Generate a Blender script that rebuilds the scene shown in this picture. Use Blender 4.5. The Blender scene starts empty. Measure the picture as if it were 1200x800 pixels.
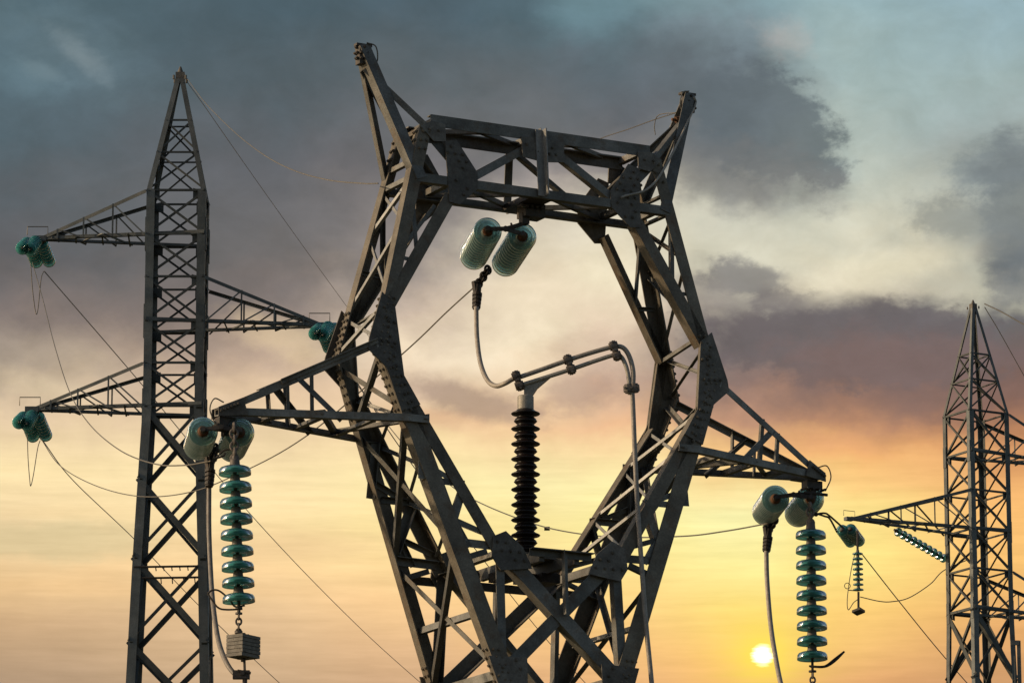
import bpy, math, random
from mathutils import Vector
random.seed(7)
S = bpy.context.scene
C = S.collection
rad = math.radians

# ------------------------------------------------------------------ camera
F0 = 5500.0                     # focal length in pixels of a 1200 px wide picture
PITCH = rad(13.036)
cam = bpy.data.cameras.new('camera')
cam.lens = 36.0*F0/1200.0
cam.sensor_width = 36.0
cam.sensor_fit = 'HORIZONTAL'
cam.clip_start = 0.5
cam.clip_end = 60000
co = bpy.data.objects.new('camera', cam)
co.rotation_euler = (math.pi/2+PITCH, 0, 0)
C.objects.link(co)
S.camera = co
S.view_settings.view_transform = 'Standard'
S.view_settings.look = 'None'
S.view_settings.exposure = 0
S.view_settings.gamma = 1
S.render.film_transparent = False
S.cycles.max_bounces = 26
S.cycles.transmission_bounces = 26
S.cycles.diffuse_bounces = 3
S.cycles.glossy_bounces = 6
S.cycles.transparent_max_bounces = 12
S.cycles.caustics_reflective = False
S.cycles.caustics_refractive = False
GZ = -1.6                       # ground level under the camera

def srgb(c):
    return tuple(((v/255.0)/12.92 if v/255.0 <= .04045 else ((v/255.0+.055)/1.055)**2.4) for v in c)+(1.0,)

# ------------------------------------------------------------------ sky
SUN_EL, SUN_AZ = rad(20), rad(-94)        # direction the tower faces are lit from (azimuth from +Y, to the right positive)
def make_world():
    w = bpy.data.worlds.new('World'); S.world = w; w.use_nodes = True
    nt = w.node_tree; nt.nodes.clear()
    N, Lk = nt.nodes, nt.links
    def m(op, a, b=None, c=None, clamp=False):
        n = N.new('ShaderNodeMath'); n.operation = op; n.use_clamp = clamp
        for i, v in enumerate((a, b, c)):
            if v is None: continue
            if isinstance(v, (int, float)): n.inputs[i].default_value = v
            else: Lk.new(v, n.inputs[i])
        return n.outputs[0]
    def mr(v, a, b, c=0.0, d=1.0, smooth=True):
        n = N.new('ShaderNodeMapRange'); n.interpolation_type = 'SMOOTHSTEP' if smooth else 'LINEAR'
        Lk.new(v, n.inputs[0]); n.inputs[1].default_value = a; n.inputs[2].default_value = b
        n.inputs[3].default_value = c; n.inputs[4].default_value = d
        return n.outputs[0]
    def mix(f, a, b, mode='MIX'):
        n = N.new('ShaderNodeMix'); n.data_type = 'RGBA'; n.blend_type = mode
        if isinstance(f, (int, float)): n.inputs[0].default_value = f
        else: Lk.new(f, n.inputs[0])
        for i, v in ((6, a), (7, b)):
            if isinstance(v, tuple): n.inputs[i].default_value = v
            else: Lk.new(v, n.inputs[i])
        return n.outputs[2]
    tc = N.new('ShaderNodeTexCoord')
    D = tc.outputs['Generated']
    sx = N.new('ShaderNodeSeparateXYZ'); Lk.new(D, sx.inputs[0])
    X, Y, Z = sx.outputs
    K = 9600.0/100.0                      # units per degree, about one photograph pixel
    az = m('MULTIPLY', m('ARCTAN2', X, Y), 57.29578*K)
    el = m('MULTIPLY', m('ARCSINE', Z), 57.29578*K)
    def dirn(px, py):                     # the sky direction seen at a spot of the photograph
        x = (px-600)/F0; y = (400-py)/F0
        d = Vector((x, math.cos(PITCH)-y*math.sin(PITCH), math.sin(PITCH)+y*math.cos(PITCH))).normalized()
        return math.degrees(math.atan2(d.x, d.y))*K, math.degrees(math.asin(d.z))*K
    def noise(scale, detail=5, rough=.55, zs=1.0, off=0.0, dist=0.0, ys=1.0):
        mp = N.new('ShaderNodeMapping'); Lk.new(D, mp.inputs[0])
        mp.inputs['Scale'].default_value = (scale, scale*ys, scale*zs)
        mp.inputs['Location'].default_value = (off, off*1.7, off*.6)
        n = N.new('ShaderNodeTexNoise'); Lk.new(mp.outputs[0], n.inputs['Vector'])
        n.inputs['Scale'].default_value = 1; n.inputs['Detail'].default_value = detail
        n.inputs['Roughness'].default_value = rough; n.inputs['Distortion'].default_value = dist
        return n
    # turbulence that bends the bands and cloud edges
    w1 = noise(26, 6, .56, 1.6, 3.0); w2 = noise(26, 6, .56, 1.6, 11.0)
    w3 = noise(90, 5, .6, 1.3, 5.0); w4 = noise(90, 5, .6, 1.3, 17.0)
    up = mr(el, dirn(600, 600)[1], dirn(600, 430)[1])      # wild above, calm streaks below
    ampA = m('MULTIPLY_ADD', up, 130.0, 70.0); ampB = m('MULTIPLY_ADD', up, 42.0, 6.0)
    dx = m('ADD', m('MULTIPLY', m('SUBTRACT', w1.outputs[0], .5), ampA), m('MULTIPLY', m('SUBTRACT', w3.outputs[0], .5), ampB))
    dy = m('ADD', m('MULTIPLY', m('SUBTRACT', w2.outputs[0], .5), ampA), m('MULTIPLY', m('SUBTRACT', w4.outputs[0], .5), ampB))
    U = m('ADD', az, dx); V = m('ADD', el, m('MULTIPLY', dy, .8))
    cols = {
     -60: [(0,(84,106,115)),(100,(90,111,121)),(200,(84,101,109)),(300,(96,97,100)),(380,(126,116,112)),(440,(166,152,136)),(495,(232,206,170)),(560,(255,230,176)),(620,(240,212,165)),(680,(234,196,144)),(725,(205,170,130)),(800,(178,150,121)),(900,(160,132,110))],
     300: [(0,(78,96,105)),(100,(84,96,102)),(200,(100,102,106)),(300,(112,109,108)),(370,(142,128,120)),(430,(188,164,144)),(480,(226,198,164)),(560,(255,230,178)),(620,(254,226,170)),(670,(252,214,158)),(730,(226,190,146)),(800,(202,170,134)),(900,(170,138,112))],
     480: [(0,(80,97,106)),(100,(92,100,104)),(200,(112,110,112)),(290,(142,134,130)),(350,(206,186,166)),(400,(240,220,190)),(450,(230,202,172)),(500,(238,204,158)),(560,(255,235,174)),(620,(255,229,162)),(700,(250,206,148)),(760,(228,186,140)),(800,(214,174,134)),(900,(176,140,112))],
     620: [(0,(84,104,113)),(80,(97,104,108)),(150,(108,110,112)),(195,(152,144,140)),(240,(206,194,176)),(290,(226,214,190)),(340,(238,221,192)),(400,(243,226,195)),(450,(236,208,172)),(500,(243,202,156)),(560,(255,239,176)),(620,(255,234,160)),(700,(255,212,142)),(760,(244,194,134)),(800,(230,180,130)),(900,(180,140,108))],
     730: [(0,(96,122,130)),(60,(94,106,113)),(140,(101,105,110)),(200,(140,134,131)),(255,(226,217,194)),(330,(242,229,198)),(400,(226,202,176)),(450,(214,184,158)),(500,(241,192,148)),(560,(255,241,174)),(620,(255,240,158)),(700,(255,217,138)),(760,(249,197,128)),(800,(237,183,126)),(900,(186,142,104))],
     850: [(0,(130,156,162)),(45,(122,138,145)),(95,(102,112,118)),(180,(108,114,117)),(225,(150,150,143)),(265,(204,202,184)),(310,(210,206,185)),(345,(174,168,154)),(395,(124,117,115)),(450,(144,120,112)),(500,(194,148,120)),(540,(248,200,134)),(600,(255,247,178)),(660,(255,240,158)),(720,(255,220,128)),(780,(252,192,120)),(830,(230,168,112)),(900,(190,142,100))],
     1000: [(0,(152,178,182)),(100,(164,183,181)),(180,(180,190,181)),(240,(200,202,186)),(300,(220,214,190)),(342,(200,190,170)),(372,(112,108,108)),(450,(132,110,102)),(500,(190,140,108)),(540,(244,182,116)),(600,(255,226,142)),(660,(255,230,138)),(720,(255,208,122)),(800,(229,170,114)),(900,(184,138,98))],
     1170: [(0,(150,176,183)),(100,(162,181,180)),(150,(160,174,172)),(200,(156,164,160)),(250,(166,170,160)),(300,(176,178,165)),(345,(190,188,168)),(378,(106,104,105)),(430,(112,98,94)),(480,(145,108,92)),(530,(212,148,100)),(600,(250,190,116)),(660,(253,198,118)),(740,(230,172,110)),(800,(206,155,108)),(900,(176,130,96))],
    }
    lo, hi = dirn(600, 900)[1], dirn(600, 0)[1]
    fac = mr(V, lo, hi, 0, 1, False)
    cur = None; prev = None
    for px, stops in cols.items():
        r = N.new('ShaderNodeValToRGB'); Lk.new(fac, r.inputs[0])
        r.color_ramp.interpolation = 'EASE' if False else 'LINEAR'
        st = sorted([((dirn(600, py)[1]-lo)/(hi-lo), c) for py, c in stops])
        e = r.color_ramp.elements
        e[0].position = st[0][0]; e[0].color = srgb(st[0][1])
        e[1].position = st[-1][0]; e[1].color = srgb(st[-1][1])
        for p_, c_ in st[1:-1]:
            q = e.new(p_); q.color = srgb(c_)
        if cur is None: cur = r.outputs[0]
        else:
            cur = mix(mr(U, dirn(prev, 400)[0], dirn(px, 400)[0]), cur, r.outputs[0])
        prev = px
    # separate cloud masses with ragged, fractal edges
    edge = noise(60, 8, .62, 1.4, 23.0, .4)
    fine = noise(210, 6, .6, 1.6, 31.0)
    ed = m('ADD', m('MULTIPLY', m('SUBTRACT', edge.outputs[0], .5), 1.5), m('MULTIPLY', m('SUBTRACT', fine.outputs[0], .5), .95))
    def blob(px, py, rx, ry, rot=0.0):
        cx, cy = dirn(px, py)
        a = m('SUBTRACT', az, cx); b = m('SUBTRACT', el, cy)
        c, s = math.cos(rad(rot)), math.sin(rad(rot))
        p = m('ADD', m('MULTIPLY', a, c/rx), m('MULTIPLY', b, s/rx))
        q = m('ADD', m('MULTIPLY', a, -s/ry), m('MULTIPLY', b, c/ry))
        return m('SQRT', m('ADD', m('MULTIPLY', p, p), m('MULTIPLY', q, q)))
    def cloud(cur, px, py, rx, ry, rot, col, dens, soft=.45, rag=1.0):
        d = m('MULTIPLY_ADD', ed, -rag, blob(px, py, rx, ry, rot))
        f = m('MULTIPLY', mr(d, 1.0+soft, 1.0-soft), dens)
        return mix(f, cur, srgb(col))
    for args in [
        (898, 148, 92, 62, -28, (96,106,112), .8, .24, 1.2),
        (868, 205, 90, 34, -8, (120,120,119), .5, .5, 1.3),
        (940, 220, 60, 22, -10, (134,134,130), .4, .6, 1.4),
        (915, 42, 26, 16, -15, (198,180,170), .3, .95, 2.4),
        (690, 5, 55, 30, 0, (120,150,160), .5, .7, .8),
        (1178, 192, 58, 30, 15, (118,128,132), .6, .5, 1.7),
        (1150, 268, 80, 30, -12, (138,142,138), .6, .5, 2.0),
        (1195, 330, 45, 28, 0, (112,114,118), .7, .5, 1.3),
        (872, 330, 58, 26, -14, (134,131,128), .85, .25, 1.3),
        (905, 305, 60, 10, -20, (222,218,196), .4, .7, 1.2),
        (1010, 400, 190, 52, -3, (106,100,102), .85, .16, .9),
        (870, 395, 60, 36, 0, (112,104,106), .6, .4, 1.2),
        (1070, 445, 190, 50, 0, (130,104,98), .55, .5, .9),
        (1080, 548, 90, 22, 8, (252,196,128), .5, .7, 1.2),
        (970, 520, 60, 14, -6, (236,170,122), .4, .8, 1.1),
        (60, 632, 120, 22, 0, (214,197,152), .6, .5, .9),
        (80, 600, 90, 8, 2, (252,222,168), .4, .8, 1.0),
        (180, 690, 160, 10, 0, (248,206,150), .5, .8, .8),
        (330, 640, 120, 14, 0, (236,200,150), .4, .8, .9),
        (60, 455, 50, 14, -12, (226,206,172), .5, .8, 1.3),
        (300, 330, 90, 26, 10, (116,108,106), .4, .8, 1.2),
        (340, 400, 60, 20, -20, (232,206,164), .5, .8, 1.4),
        (1190, 300, 40, 26, 0, (104,108,112), .5, .6, 1.2),
        (540, 466, 80, 16, -15, (168,144,128), .75, .6, 1.1),
        (500, 490, 50, 9, -6, (214,170,138), .5, .7, 1.2),
        (690, 452, 60, 26, 14, (178,148,134), .6, .6, 1.4),
        (700, 415, 60, 26, 0, (202,178,156), .5, .6, 1.1),
        (95, 66, 34, 12, -35, (150,162,166), .65, .8, 1.5),
        (50, 84, 22, 8, -20, (132,148,154), .6, .8, 1.4),
        (80, 60, 90, 40, -20, (104,124,132), .5, .8, 1.2),
        (30, 90, 50, 20, -10, (104,128,138), .5, .8, 1.2),
        (350, 460, 90, 26, 0, (238,206,170), .45, .8, 1.0),
        (90, 425, 60, 20, -8, (178,162,142), .5, .8, 1.0),
        (1130, 380, 60, 14, -30, (226,222,196), .0, .6, 1.0),
        (1020, 322, 110, 20, 12, (240,230,200), .6, .7, 1.1),
        (1192, 250, 42, 70, 8, (112,120,124), .6, .45, 1.4),
        (835, 345, 60, 22, -8, (150,143,136), .5, .5, 1.6),
        (905, 352, 40, 18, 0, (120,114,114), .7, .4, 1.4),
    ]:
        if args[6] > 0: cur = cloud(cur, *args)
    # mottled brightness in the clouds, thin level streaks towards the horizon
    mot = noise(75, 7, .6, 1.5, 41.0, .3)
    mo = m('MULTIPLY_ADD', m('MULTIPLY', m('SUBTRACT', mot.outputs[0], .5), m('MULTIPLY_ADD', up, .7, .3)), .46, 1.0)
    stx = noise(16, 6, .62, 16.0, 51.0); st2 = noise(40, 5, .6, 13.0, 61.0)
    down = m('SUBTRACT', 1.0, up)
    st3 = noise(55, 5, .65, 11.0, 71.0)
    sa = m('ADD', m('MULTIPLY', m('SUBTRACT', st3.outputs[0], .5), .20), m('ADD', m('MULTIPLY', m('SUBTRACT', stx.outputs[0], .5), .26), m('MULTIPLY', m('SUBTRACT', st2.outputs[0], .5), .22)))
    k = m('MULTIPLY', mo, m('MULTIPLY_ADD', sa, down, 1.0))
    kc = N.new('ShaderNodeCombineColor')
    Lk.new(k, kc.inputs[0]); Lk.new(m('POWER', k, 1.05), kc.inputs[1]); Lk.new(m('POWER', k, 1.2), kc.inputs[2])
    cur = mix(1.0, cur, kc.outputs[0], 'MULTIPLY')
    # the setting sun and its glow
    ds = m('MULTIPLY_ADD', m('SUBTRACT', st3.outputs[0], .5), 22.0, blob(894, 767, 1.1, 1))
    glow = m('POWER', 2.718, m('MULTIPLY', m('POWER', m('DIVIDE', ds, 40.0), 1.3), -1.0))
    glow2 = m('POWER', 2.718, m('MULTIPLY', m('DIVIDE', ds, 120.0), -1.0))
    disc = mr(m('MULTIPLY_ADD', m('SUBTRACT', st2.outputs[0], .5), 8.0, ds), 15.0, 6.0)
    cur = mix(m('MULTIPLY', glow, .95), cur, (1.05, .84, .07, 1))
    cur = mix(m('MULTIPLY', glow2, .10), cur, (1.0, .76, .22, 1))
    cur = mix(disc, cur, (3.0, 2.6, 1.4, 1))
    # away from the sunset quarter the dusk sky is a plain physical sky
    sky = N.new('ShaderNodeTexSky'); sky.sky_type = 'NISHITA'; sky.sun_disc = False
    sky.sun_elevation = SUN_EL; sky.sun_rotation = SUN_AZ % (2*math.pi)
    sky.dust_density = 2.0
    nis = mix(1.0, sky.outputs[0], (.086, .083, .079, 1), 'MULTIPLY')
    away = m('MAXIMUM', mr(m('ABSOLUTE', az), 24*K, 60*K), mr(el, 24*K, 48*K))
    cur = mix(away, cur, nis)
    bg = N.new('ShaderNodeBackground'); Lk.new(cur, bg.inputs[0]); bg.inputs[1].default_value = 1.0
    out = N.new('ShaderNodeOutputWorld'); Lk.new(bg.outputs[0], out.inputs[0])
make_world()

sun = bpy.data.lights.new('sun', 'SUN'); sun.energy = 2.6; sun.angle = rad(1.5); sun.color = (1.0, .76, .48)
so = bpy.data.objects.new('sun', sun); C.objects.link(so)
sd = Vector((math.sin(SUN_AZ)*math.cos(SUN_EL), math.cos(SUN_AZ)*math.cos(SUN_EL), math.sin(SUN_EL)))
so.rotation_euler = sd.to_track_quat('Z', 'Y').to_euler()
so.location = sd*100

# ------------------------------------------------------------------ materials
def mat(name, cols, rough=.55, metallic=0.0, scale=6.0, bump=.15, spec=.4, fine=60.0, rust=None, rustamt=.5, trans=0.0, ior=1.45, vary=.25):
    m_ = bpy.data.materials.new(name); m_.use_nodes = True
    nt = m_.node_tree; N, Lk = nt.nodes, nt.links
    b = N['Principled BSDF']
    tc = N.new('ShaderNodeTexCoord'); oi = N.new('ShaderNodeObjectInfo')
    ad = N.new('ShaderNodeVectorMath'); ad.operation = 'MULTIPLY_ADD'
    Lk.new(oi.outputs['Random'], ad.inputs[0]); ad.inputs[1].default_value = (31, 17, 23); Lk.new(tc.outputs['Object'], ad.inputs[2])
    n = N.new('ShaderNodeTexNoise'); n.inputs['Scale'].default_value = scale; n.inputs['Detail'].default_value = 7; n.inputs['Roughness'].default_value = .65
    Lk.new(ad.outputs[0], n.inputs['Vector'])
    r = N.new('ShaderNodeValToRGB'); Lk.new(n.outputs[0], r.inputs[0])
    e = r.color_ramp.elements
    e[0].position = .3; e[1].position = .72
    e[0].color = cols[0]+(1,); e[1].color = cols[-1]+(1,)
    for i, c in enumerate(cols[1:-1]):
        q = e.new(.3+.42*(i+1)/(len(cols)-1)); q.color = c+(1,)
    colr = r.outputs[0]
    n2 = N.new('ShaderNodeTexNoise'); n2.inputs['Scale'].default_value = fine; n2.inputs['Detail'].default_value = 4
    Lk.new(ad.outputs[0], n2.inputs['Vector'])
    if rust:
        n3 = N.new('ShaderNodeTexNoise'); n3.inputs['Scale'].default_value = scale*1.7; n3.inputs['Detail'].default_value = 9; n3.inputs['Roughness'].default_value = .72
        mp = N.new('ShaderNodeMapping'); mp.inputs['Location'].default_value = (9, 4, 2); Lk.new(ad.outputs[0], mp.inputs[0]); Lk.new(mp.outputs[0], n3.inputs['Vector'])
        mr = N.new('ShaderNodeMapRange'); mr.inputs[1].default_value = .52; mr.inputs[2].default_value = .7; mr.inputs[4].default_value = rustamt
        Lk.new(n3.outputs[0], mr.inputs[0])
        mx = N.new('ShaderNodeMix'); mx.data_type = 'RGBA'; Lk.new(mr.outputs[0], mx.inputs[0]); Lk.new(colr, mx.inputs[6]); mx.inputs[7].default_value = rust+(1,)
        colr = mx.outputs[2]
    mx = N.new('ShaderNodeMix'); mx.data_type = 'RGBA'; mx.blend_type = 'MULTIPLY'; mx.inputs[0].default_value = .5
    rr = N.new('ShaderNodeMapRange'); Lk.new(n2.outputs[0], rr.inputs[0]); rr.inputs[1].default_value = .25; rr.inputs[2].default_value = .75; rr.inputs[3].default_value = .55; rr.inputs[4].default_value = 1.35
    Lk.new(colr, mx.inputs[6]); Lk.new(rr.outputs[0], mx.inputs[7])
    tv = N.new('ShaderNodeMapRange'); Lk.new(oi.outputs['Random'], tv.inputs[0]); tv.inputs[3].default_value = 1-vary; tv.inputs[4].default_value = 1+vary
    mv = N.new('ShaderNodeMix'); mv.data_type = 'RGBA'; mv.blend_type = 'MULTIPLY'; mv.inputs[0].default_value = 1
    Lk.new(mx.outputs[2], mv.inputs[6]); Lk.new(tv.outputs[0], mv.inputs[7])
    Lk.new(mv.outputs[2], b.inputs['Base Color'])
    b.inputs['Roughness'].default_value = rough; b.inputs['Metallic'].default_value = metallic
    b.inputs['Specular IOR Level'].default_value = spec; b.inputs['IOR'].default_value = ior
    if trans: b.inputs['Transmission Weight'].default_value = trans
    if bump:
        bp = N.new('ShaderNodeBump'); bp.inputs['Strength'].default_value = bump; bp.inputs['Distance'].default_value = .004
        Lk.new(n2.outputs[0], bp.inputs['Height']); Lk.new(bp.outputs[0], b.inputs['Normal'])
    return m_
M = {}
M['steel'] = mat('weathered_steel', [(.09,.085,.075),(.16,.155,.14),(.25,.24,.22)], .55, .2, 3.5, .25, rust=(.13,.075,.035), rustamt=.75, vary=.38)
M['leg'] = mat('brown_weathered_steel', [(.10,.085,.065),(.18,.155,.12),(.26,.23,.18)], .6, .15, 3.0, .25, rust=(.15,.08,.035), rustamt=.7, vary=.2)
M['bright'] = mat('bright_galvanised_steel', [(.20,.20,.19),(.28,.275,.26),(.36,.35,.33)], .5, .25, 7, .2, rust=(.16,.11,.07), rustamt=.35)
M['far'] = mat('lattice_steel', [(.09,.10,.10),(.14,.15,.145),(.20,.20,.19)], .6, .15, 3, .2, rust=(.12,.09,.06), rustamt=.4)
M['plate'] = mat('plate_steel', [(.095,.085,.07),(.15,.135,.115),(.22,.20,.17)], .6, .15, 9, .3, rust=(.10,.06,.035), rustamt=.5)
M['rusty'] = mat('rusty_iron', [(.07,.035,.02),(.13,.06,.03),(.22,.10,.045)], .8, .1, 25, .3)
M['cap'] = mat('cap_iron', [(.11,.095,.085),(.17,.145,.125),(.24,.20,.17)], .6, .15, 20, .2)
M['dark'] = mat('dark_fittings', [(.04,.038,.035),(.07,.062,.055),(.11,.09,.07)], .55, .3, 25, .2, rust=(.12,.05,.02), rustamt=.6)
M['porcelain'] = mat('brown_porcelain', [(.010,.006,.005),(.016,.009,.007)], .35, 0, 6, .03, .5)
M['alu'] = mat('weathered_aluminium', [(.34,.31,.26),(.44,.40,.34),(.52,.47,.40)], .5, .15, 12, .12)
M['cable'] = mat('stranded_cable', [(.26,.23,.20),(.33,.29,.25),(.40,.36,.31)], .55, .1, 20, .1)
M['wire'] = mat('conductor_wire', [(.15,.135,.11),(.22,.195,.16)], .55, .3, 3, 0)
M['weight'] = mat('cast_weight', [(.16,.15,.13),(.24,.22,.19),(.32,.29,.25)], .7, .1, 14, .3, rust=(.14,.09,.05))
M['dim'] = mat('dark_lattice_steel', [(.05,.055,.055),(.08,.085,.08),(.12,.12,.11)], .65, .15, 3, .2)
def glassy(name, tint, trans, mixt, rough):
    m_ = M[name] = bpy.data.materials.new(tint[0]); m_.use_nodes = True
    nt = m_.node_tree; N, Lk = nt.nodes, nt.links; b = N['Principled BSDF']; out = N['Material Output']
    tc = N.new('ShaderNodeTexCoord'); n = N.new('ShaderNodeTexNoise'); n.inputs['Scale'].default_value = 2.2; n.inputs['Detail'].default_value = 6; Lk.new(tc.outputs['Object'], n.inputs['Vector'])
    oi = N.new('ShaderNodeObjectInfo'); ad = N.new('ShaderNodeMath'); ad.operation = 'MULTIPLY_ADD'; Lk.new(oi.outputs['Random'], ad.inputs[0]); ad.inputs[1].default_value = .25; Lk.new(n.outputs[0], ad.inputs[2])
    rp = N.new('ShaderNodeValToRGB'); rp.color_ramp.elements[0].position = .35; rp.color_ramp.elements[1].position = .85
    rp.color_ramp.elements[0].color = tint[1]+(1,); rp.color_ramp.elements[1].color = tint[2]+(1,); Lk.new(ad.outputs[0], rp.inputs[0])
    Lk.new(rp.outputs[0], b.inputs['Base Color']); b.inputs['Roughness'].default_value = rough; b.inputs['Transmission Weight'].default_value = trans; b.inputs['IOR'].default_value = 1.42
    t = N.new('ShaderNodeBsdfTranslucent'); Lk.new(rp.outputs[0], t.inputs[0]); mx = N.new('ShaderNodeMixShader'); mx.inputs[0].default_value = mixt
    Lk.new(b.outputs[0], mx.inputs[1]); Lk.new(t.outputs[0], mx.inputs[2]); Lk.new(mx.outputs[0], out.inputs[0])
glassy('glass', ('green_toughened_glass', (.20,.60,.57), (.38,.84,.80)), .95, .45, .08)
glassy('pale', ('pale_dusty_glass', (.64,.90,.86), (.76,.95,.92)), .97, .24, .03)
M['concrete'] = mat('concrete', [(.25,.24,.22),(.35,.33,.30)], .9, 0, 3, .3)

# ------------------------------------------------------------------ mesh helpers
class MB:
    def __init__(s): s.v = []; s.f = []
    def prism(s, p0, p1, a, b, poly, flip=False):
        n = len(poly); i0 = len(s.v)
        for p in (p0, p1):
            for (x, y) in poly: s.v.append(p+a*x+b*y)
        s.f.append(tuple(i0+i for i in range(n))[::-1]); s.f.append(tuple(i0+n+i for i in range(n)))
        for i in range(n):
            j = (i+1) % n; s.f.append((i0+i, i0+j, i0+n+j, i0+n+i))
    def frame(s, p0, p1, da, db):
        ax = (p1-p0).normalized()
        a = (da-ax*da.dot(ax)).normalized()
        b = db-ax*db.dot(ax)-a*db.dot(a)
        if b.length < 1e-4: b = ax.cross(a)
        return a, b.normalized()
    def angle(s, p0, p1, da, db, w, th=None, w2=None):
        p0, p1 = Vector(p0), Vector(p1); th = th or max(w*.1, .006); w2 = w2 or w
        a, b = s.frame(p0, p1, Vector(da), Vector(db))
        s.prism(p0, p1, a, b, [(0, 0), (w, 0), (w, th), (th, th), (th, w2), (0, w2)])
    def bar(s, p0, p1, da, w, h):
        p0, p1 = Vector(p0), Vector(p1)
        ax = (p1-p0).normalized(); da = Vector(da)
        a = (da-ax*da.dot(ax)).normalized(); b = ax.cross(a)
        s.prism(p0, p1, a, b, [(-w/2, -h/2), (w/2, -h/2), (w/2, h/2), (-w/2, h/2)])
    def box(s, c, sx, sy, sz):
        c = Vector(c); s.prism(c-Vector((0, 0, sz/2)), c+Vector((0, 0, sz/2)), Vector((1, 0, 0)), Vector((0, 1, 0)), [(-sx/2, -sy/2), (sx/2, -sy/2), (sx/2, sy/2), (-sx/2, sy/2)])
    def rod(s, p0, p1, r, n=8, r1=None):
        p0, p1 = Vector(p0), Vector(p1); r1 = r if r1 is None else r1
        ax = (p1-p0).normalized(); a = ax.orthogonal().normalized(); b = ax.cross(a); i0 = len(s.v)
        for p, q in ((p0, r), (p1, r1)):
            for i in range(n):
                t = 2*math.pi*i/n; s.v.append(p+a*math.cos(t)*q+b*math.sin(t)*q)
        s.f.append(tuple(i0+i for i in range(n))[::-1]); s.f.append(tuple(i0+n+i for i in range(n)))
        for i in range(n):
            j = (i+1) % n; s.f.append((i0+i, i0+j, i0+n+j, i0+n+i))
    def tube(s, pts, r, n=8):
        pts = [Vector(p) for p in pts]; i0 = len(s.v); a = None
        for k, p in enumerate(pts):
            t = (pts[min(k+1, len(pts)-1)]-pts[max(k-1, 0)]).normalized()
            a = t.orthogonal().normalized() if a is None else (a-t*a.dot(t)).normalized()
            b = t.cross(a)
            for i in range(n):
                q = 2*math.pi*i/n; s.v.append(p+a*math.cos(q)*r+b*math.sin(q)*r)
        for k in range(len(pts)-1):
            for i in range(n):
                j = (i+1) % n; s.f.append((i0+k*n+i, i0+k*n+j, i0+(k+1)*n+j, i0+(k+1)*n+i))
        s.f.append(tuple(i0+i for i in range(n))[::-1]); e = i0+(len(pts)-1)*n; s.f.append(tuple(e+i for i in range(n)))
    def lathe(s, prof, n=28, origin=(0, 0, 0), closed=True):
        o = Vector(origin); i0 = len(s.v); m = len(prof)
        for (r, z) in prof:
            for i in range(n):
                t = 2*math.pi*i/n; s.v.append(o+Vector((r*math.cos(t), r*math.sin(t), z)))
        for k in range(m if closed else m-1):
            k2 = (k+1) % m
            for i in range(n):
                j = (i+1) % n; s.f.append((i0+k*n+i, i0+k*n+j, i0+k2*n+j, i0+k2*n+i))
        if not closed:
            s.f.append(tuple(i0+i for i in range(n))[::-1]); e = i0+(m-1)*n; s.f.append(tuple(e+i for i in range(n)))
    def ring(s, c, ax, R, r, n=14, k=6, sy=1.0, up=None):
        c, ax = Vector(c), Vector(ax).normalized(); a = (Vector(up) if up else ax.orthogonal()).normalized(); b = ax.cross(a); i0 = len(s.v)
        for i in range(n):
            t = 2*math.pi*i/n; d = a*math.cos(t)*sy+b*math.sin(t); p = c+d*R; dn = d.normalized()
            for j in range(k):
                q = 2*math.pi*j/k; s.v.append(p+dn*math.cos(q)*r+ax*math.sin(q)*r)
        for i in range(n):
            for j in range(k):
                i2, j2 = (i+1) % n, (j+1) % k
                s.f.append((i0+i*k+j, i0+i2*k+j, i0+i2*k+j2, i0+i*k+j2))
    def build(s, name, m_, parent=None, smooth=False, bevel=0):
        me = bpy.data.meshes.new(name); me.from_pydata([tuple(v) for v in s.v], [], s.f); me.materials.append(m_); me.update()
        if smooth:
            for p in me.polygons: p.use_smooth = True
        o = bpy.data.objects.new(name, me); C.objects.link(o)
        if parent: o.parent = parent
        return o
def tag(o, label=None, cat=None, group=None, kind=None):
    if label: o['label'] = label
    if cat: o['category'] = cat
    if group: o['group'] = group
    if kind: o['kind'] = kind
    return o
def empty(name, loc, rz=0.0):
    o = bpy.data.objects.new(name, None); C.objects.link(o); o.location = loc; o.rotation_euler = (0, 0, rz); o.empty_display_size = .3
    return o
def ray(px, py):
    x = (px-600)/F0; y = (400-py)/F0
    return Vector((x, math.cos(PITCH)-y*math.sin(PITCH), math.sin(PITCH)+y*math.cos(PITCH)))
def at(px, py, Y):
    d = ray(px, py); return d*(Y/d.y)
def spline(pts, n=12):
    P = [Vector(p) for p in pts]; P = [P[0]*2-P[1]]+P+[P[-1]*2-P[-2]]; out = []
    for i in range(1, len(P)-2):
        for k in range(n):
            t = k/n; a, b, c, d = P[i-1], P[i], P[i+1], P[i+2]
            out.append(.5*((2*b)+(c-a)*t+(2*a-5*b+4*c-d)*t*t+(3*b-a-3*c+d)*t**3))
    out.append(P[-2]); return out

# ------------------------------------------------------------------ ground
g = MB(); R_ = 30000.0; nn = 48
g.v.append(Vector((0, 0, GZ)))
for rr in (60, 400, 3000, R_):
    for i in range(nn):
        t = 2*math.pi*i/nn; g.v.append(Vector((rr*math.cos(t), rr*math.sin(t), GZ)))
for i in range(nn): g.f.append((0, 1+i, 1+(i+1) % nn))
for k in range(3):
    for i in range(nn):
        j = (i+1) % nn; g.f.append((1+k*nn+i, 1+(k+1)*nn+i, 1+(k+1)*nn+j, 1+k*nn+j))
gm = mat('dry_grass_ground', [(.05,.055,.025),(.08,.075,.035),(.12,.10,.055)], .95, 0, .4, .3, fine=9)
tag(g.build('ground', gm), kind='structure')

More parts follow.
